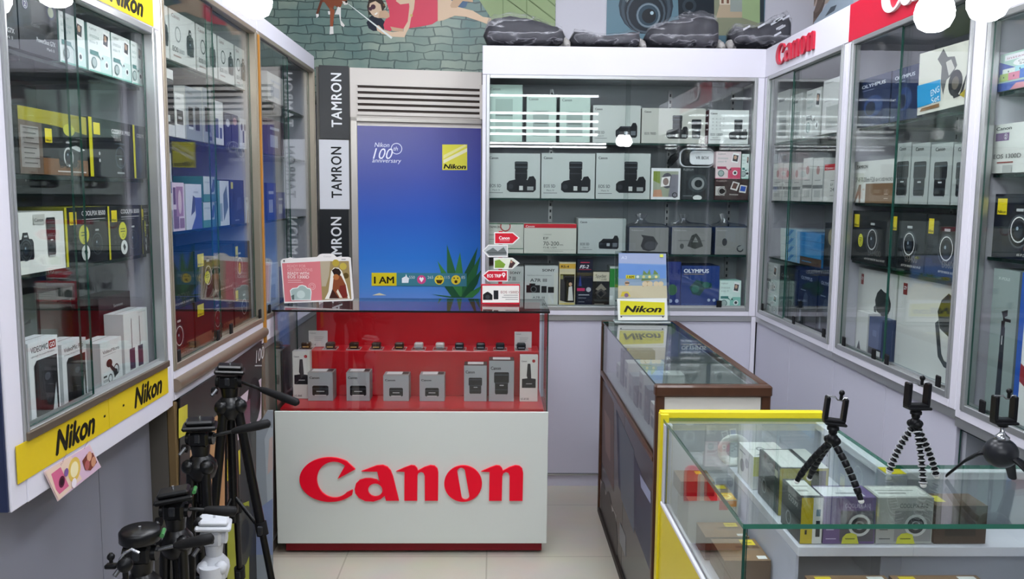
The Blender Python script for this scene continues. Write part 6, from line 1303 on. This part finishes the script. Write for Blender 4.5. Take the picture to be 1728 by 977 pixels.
# ---------------------------------------------------------------- mini tripods
def phone_clamp(th, z, wd, ht, yaw=.0, tilt=.0):
    R = Matrix.Translation((0, 0, z)) @ Matrix.Rotation(yaw, 4, 'Z') @ Matrix.Rotation(tilt, 4, 'Y')
    B = BLACK(); mb = MB()
    mb.bbox(-wd/2, -.012, 0, wd/2, .012, .008, B, .002, R).bbox(-wd/2-.001, -.011, .004, -wd/2+.007, .011, ht, B, .002, R).bbox(wd/2-.007, -.011, .004, wd/2+.001, .011, ht, B, .002, R).bbox(-wd/2+.002, -.015, -.004, wd/2+.004, .015, .002, B, .002, R)
    mb.tube([(0, 0, -.010), (0, 0, -.002)], .010, B, 12, R)
    mb.obj('phone_clamp', th)
    k = MB().tube([(-wd/2, 0, ht), (-.004, 0, ht), (.002, 0, ht-.006), (.01, 0, ht-.006), (.014, 0, ht), (wd/2, 0, ht)], .0018, mat('a9abad', .25, .9), 6, R)
    k.obj('spring_wire', th)
    MB().tube([(.008, 0, ht-.004), (.008, 0, ht+.006)], .0035, B, 8, R).ball((.008, 0, ht+.010), .006, B, 10, R).obj('knob', th)
def mini(label, hub, feet, kind):
    th = thing('mini_tripod', label, 'tripod', (hub[0], hub[1], YZ+.0006), 0)
    H = hub[2]-YZ-.0006
    B = BLACK()
    for fx, fy in feet:
        f = Vector((fx-hub[0], fy-hub[1], .006)); a = Vector((0, 0, H)); mb = MB()
        n = 9 if kind == 'foam' else 11
        out = Vector((f.x, f.y, 0)).normalized()
        pts = [a.lerp(f, i/n) + out*.006*math.sin(PI*i/n) for i in range(n+1)]
        if kind == 'foam':
            for i in range(n-1):
                d = (pts[i+1]-pts[i]).normalized()
                mb.tube([pts[i]+d*.0006, pts[i]+d*.002, pts[i+1]-d*.002, pts[i+1]-d*.0006], [.0062, .0074, .0070, .0060], B, 12)
            mb.tube([pts[-2], pts[-1]], [.006, .0055], B, 12)
            o = mb.obj('leg', th); ft = MB().ball(pts[-1]+Vector((0, 0, -.0005)), .0062, mat('cfd0cc', .5), 10, None, (1, 1, .9)); ft.obj('foot', o)
        elif kind == 'ball':
            for i in range(n):
                p_ = pts[i]; q_ = pts[i+1]; d = (q_-p_)
                mb.tube([p_, p_+d*.3, p_+d*.5, p_+d*.85, q_], [.0045, .0078, .0080, .0045, .0042], B, 12)
            o = mb.obj('leg', th)
            r_ = MB()
            for i in range(n):
                p_ = pts[i].lerp(pts[i+1], .42); d = (pts[i+1]-pts[i]).normalized()
                r_.tube([p_-d*.0012, p_+d*.0012], .0086, mat('b9bbbd', .4), 14)
            r_.obj('rubber_rings', o)
            MB().ball(pts[-1]+Vector((0, 0, .0005)), .0066, mat('cfd0cc', .5), 10, None, (1, 1, .9)).obj('foot', o)
        else:
            w0 = Vector((-out.y, out.x, 0)); rim = a-Vector((0, 0, .012))+out*.03
            pts = [a+out*.02, rim.lerp(f, .15)+Vector((0, 0, .012)), rim.lerp(f, .5)+Vector((0, 0, .012)), rim.lerp(f, .85)+Vector((0, 0, .004)), f]
            vs = []; fs = []
            for i, p_ in enumerate(pts):
                ww = (.012, .014, .012, .010, .009)[i]; hh = (.006, .006, .005, .005, .005)[i]
                for k in range(12):
                    a_ = 2*PI*k/12
                    vs.append(p_+w0*ww*math.cos(a_)+Vector((0, 0, 1))*hh*math.sin(a_))
            for i in range(len(pts)-1):
                for k in range(12): fs.append((i*12+k, i*12+(k+1) % 12, (i+1)*12+(k+1) % 12, (i+1)*12+k))
            mb.add(vs, fs, B, None, True).add(vs[-12:], [tuple(range(12))], B)
            mb.obj('leg', th)
    if kind == 'dome':
        MB().ball((0, 0, H+.002), .034, mat('1b1d22', .32), 24, None, (1, 1, .95)).obj('body', th)
        MB().lathe([(.014, H+.031), (.015, H+.036), (.010, H+.040), (.005, H+.046), (.004, H+.060)], mat('a9acb0', .15, .9), 18).obj('chrome_stud', th)
        phone_clamp(th, H+.068, .046, .056, 0)
    else:
        mb = MB().ball((0, 0, H+.002), .0125, B, 14)
        for fx, fy in feet:
            d = Vector((fx-hub[0], fy-hub[1], 0)).normalized(); mb.ball(d*.010+Vector((0, 0, H)), .0085, B, 12)
        mb.ball((0, 0, H+.018), .009, B, 12).lathe([(.012, H+.022), (.012, H+.028), (.006, H+.030)], B, 14)
        mb.obj('ball_head', th)
        phone_clamp(th, H+.037, .042 if kind == 'foam' else .050, .054, -.15 if kind == 'foam' else .1, .09 if kind == 'foam' else .03)
mini('black foam legged mini tripod with phone clamp, closest to the glass counter corner', (.703, 1.667, 1.050), ((.655, 1.725), (.744, 1.61), (.69, 1.745)), 'foam')
mini('mini tripod with knobbly black legs and pale rings, in the middle of three', (.912, 1.74, 1.064), ((.883, 1.784), (.917, 1.70), (.975, 1.755)), 'ball')
mini('mini tripod with a round black dome body and paddle legs', (1.072, 1.69, 1.015), ((1.003, 1.765), (1.125, 1.60), (1.14, 1.75)), 'dome')

# ================================================================ big tripods on the floor
def tripod(label, x, y, H, feet, head='pan', col='0b0c0e', arm=(.14, .0, -.02), plate_tilt=0.0, plate_round=False, r=1.0, green=True, brace=False):
    th = thing('tripod', label, 'tripod', (x, y, 0), 0)
    B = mat(col, .32); G = mat('2a2c30', .4)
    za = H-.135
    for i, (fx, fy) in enumerate(feet):
        f = Vector((fx-x, fy-y, .012)); d0 = Vector((f.x, f.y, 0)).normalized()*.028*r
        a = Vector((d0.x, d0.y, za-.01)); mb = MB()
        p1, p2 = a.lerp(f, .42), a.lerp(f, .72)
        mb.tube([a+Vector((0, 0, .03)), a, p1], [.015*r, .0135*r, .0125*r], B, 12).tube([a.lerp(f, .40), p2], .0095*r, B, 12).tube([a.lerp(f, .70), f], .0075*r, B, 12)
        o = mb.obj('leg', th)
        for p_ in (.41, .71):
            l = MB()
            q_ = a.lerp(f, p_); dd = (f-a).normalized()
            l.tube([q_-dd*.02, q_+dd*.02], .0165*r, RUBBER(), 12).bbox(q_.x-.008, q_.y-.024, q_.z-.014, q_.x+.008, q_.y-.012, q_.z+.014, G, .003)
            l.obj('leg_lock', o)
        MB().tube([f-Vector((0, 0, .0115)), f+Vector((0, 0, .012))], [.015*r, .010*r], RUBBER(), 12).obj('rubber_foot', o)
        if brace:
            q_ = a.lerp(f, .42); MB().tube([(0, 0, za-.28), q_], .006, B, 8).obj('brace', th)
    MB().tube([(0, 0, za-.36 if brace else za-.12), (0, 0, za+.04)], .0125*r, B, 14).tube([(0, 0, za-.365 if brace else za-.125), (0, 0, za-.34 if brace else za-.10)], .017*r, B, 14).obj('center_column', th)
    sh = MB().lathe([(.018, za-.04), (.034*r, za-.03), (.042*r, za-.005), (.040*r, za+.012), (.026*r, za+.028), (.02*r, za+.034)], B, 18)
    for fx, fy in feet:
        d = Vector((fx-x, fy-y, 0)).normalized(); sh.ball(d*.034*r+Vector((0, 0, za+.006)), .020*r, B, 12)
    sh.obj('shoulder', th)
    hd = MB().tube([(0, 0, za+.03), (0, 0, za+.062)], [.022*r, .026*r], B, 16).bbox(-.026*r, -.024*r, za+.058, .026*r, .024*r, za+.098, B, .006).tube([(-.036*r, 0, za+.078), (.036*r, 0, za+.078)], .017*r, B, 14)
    hd.bbox(-.008, -.03*r, za+.07, .008, -.022*r, za+.095, G, .003)
    hd.obj('pan_head', th)
    k = MB().tube([(-.05*r, 0, za+.05), (-.036*r, 0, za+.05)], [.010, .012], RUBBER(), 12).tube([(-.03, -.03*r, za+.06), (-.04, -.045*r, za+.045)], .005, mat('6a6c70', .3, .7), 8)
    k.obj('lock_knob', th)
    T = Matrix.Translation((0, 0, H-.03)) @ Matrix.Rotation(plate_tilt, 4, 'Y') @ Matrix.Rotation(.25, 4, 'Z')
    pl = MB()
    if plate_round: pl.lathe([(0, .0), (.040, 0), (.044, .004), (.044, .024), (.040, .029), (0, .030)], B, 24, T)
    else: pl.bbox(-.044, -.034, 0, .044, .034, .012, B, .004, T).bbox(-.036, -.028, .012, .036, .028, .026, B, .005, T)
    if green: pl.tube([(.047, -.018, .014), (.047, .018, .014)], .005, mat('3f7a46', .2), 8, T)
    po = pl.obj('mounting_plate', th)
    MB().tube([(0, 0, .026), (0, 0, .034)], .0032, mat('c9cbce', .2, .9), 10, T).obj('screw', po)
    A_ = Vector(arm); s0 = Vector((.02, 0, za+.082)); d = A_.normalized()
    MB().tube([s0, s0+A_*.42], .0048, mat('8a8c90', .25, .9) if not plate_tilt else B, 8).obj('handle_rod', th)
    MB().tube([s0+A_*.38, s0+A_*.46, s0+A_*.8, s0+A_*.97, s0+A_], [.006, .010, .013, .012, .006], RUBBER(), 12).obj('handle_grip', th)
    return th
tripod('tall open black tripod nearest the red and white counter, its handle pointing to it', -.80, 2.52, 1.03, ((-.60, 2.42), (-.87, 2.80), (-.88, 2.36)), arm=(.21, -.10, -.045), brace=True, r=1.1, green=False, plate_tilt=.08)
tripod('folded black tripod with a square head, between the tallest and the white one', -.785, 2.21, .945, ((-.75, 2.17), (-.82, 2.26), (-.83, 2.17)), arm=(.16, .03, .03), green=False, plate_tilt=.02)
tripod('short black tripod with a tilted plate and green bubble level', -.758, 1.95, .845, ((-.725, 1.92), (-.77, 2.0), (-.81, 1.93)), arm=(.12, .02, -.015), plate_tilt=-.12, r=.95)
tripod('front most black tripod with a round topped head and green bubble level', -.775, 1.79, .81, ((-.745, 1.76), (-.80, 1.83), (-.82, 1.77)), arm=(.14, .0, .03), plate_round=True, r=1.0)
th = tripod('white folded tripod with a blue label behind the short black ones', -.715, 2.085, .72, ((-.69, 2.06), (-.735, 2.12), (-.745, 2.05)), col='c9ccd2', arm=(-.06, -.02, .05), green=False, plate_tilt=.1, r=.9)
MB().tube([(0, -.03, .44), (0, -.03, .54)], .03, mat('2a3f8f', .35), 18).tube([(0, -.03, .485), (0, -.03, .495)], .0305, mat('e6e8ec', .35), 18).tube([(0, -.03, .40), (0, -.03, .60)], [.026, .028], mat('c9ccd2', .3), 18).obj('sleeve', th)
# small clamp hung beside the front tripod
th = thing('clip_mount', 'small black and silver clip standing beside the front most tripod', 'clamp', (-.752, 1.66, 0), 0)
MB().tube([(0, 0, .01), (0, 0, .775)], .006, BLACK(), 10).tube([(0, 0, 0), (0, 0, .012)], .03, BLACK(), 14).obj('rod', th)
o = MB().tube([(-.01, 0, .795), (.0, 0, .81), (.015, 0, .818), (.03, 0, .81)], .0035, mat('c3c6ca', .2, .9), 8).obj('silver_arc', th)
MB().ball((0, 0, .785), .016, BLACK(), 12).ball((-.028, 0, .802), .008, BLACK(), 10).tube([(-.028, 0, .79), (-.028, 0, .81)], .004, BLACK(), 8).bbox(-.04, -.008, .778, -.016, .008, .787, BLACK(), .002).obj('clip', th)

# boards leaning between the cabinet base and the counter
plK = lambda px, py: (lambda P: (P.x, P.z))(on('y', 3.16, px, py))
TK = lambda off=0: face_T((0, 3.16-off, 0), (1, 0, 0), (0, 0, 1), (0, -1, 0))
mb = MB().prism([plK(*q_) for q_ in ((433, 1030), (461, 1040), (461, 692), (452, 692), (433, 722))][:5], 0, .005, mat('8f979f', .35), TK())
draw(mb, px_prims(plK, [('p', [(447, 740), (455, 720), (461, 722), (461, 850), (452, 850)], 'a5adb5'), ('p', [(455, 740), (461, 735), (461, 790), (452, 800)], 'b9a7a3'), ('p', [(433, 860), (461, 840), (461, 935), (433, 935)], '7f8cb0')]), 1, 1, TK(.005))
o = mb.obj('poster_board'); tag(o, 'pale grey-blue board standing between the tall tripod and the white counter front', 'poster')
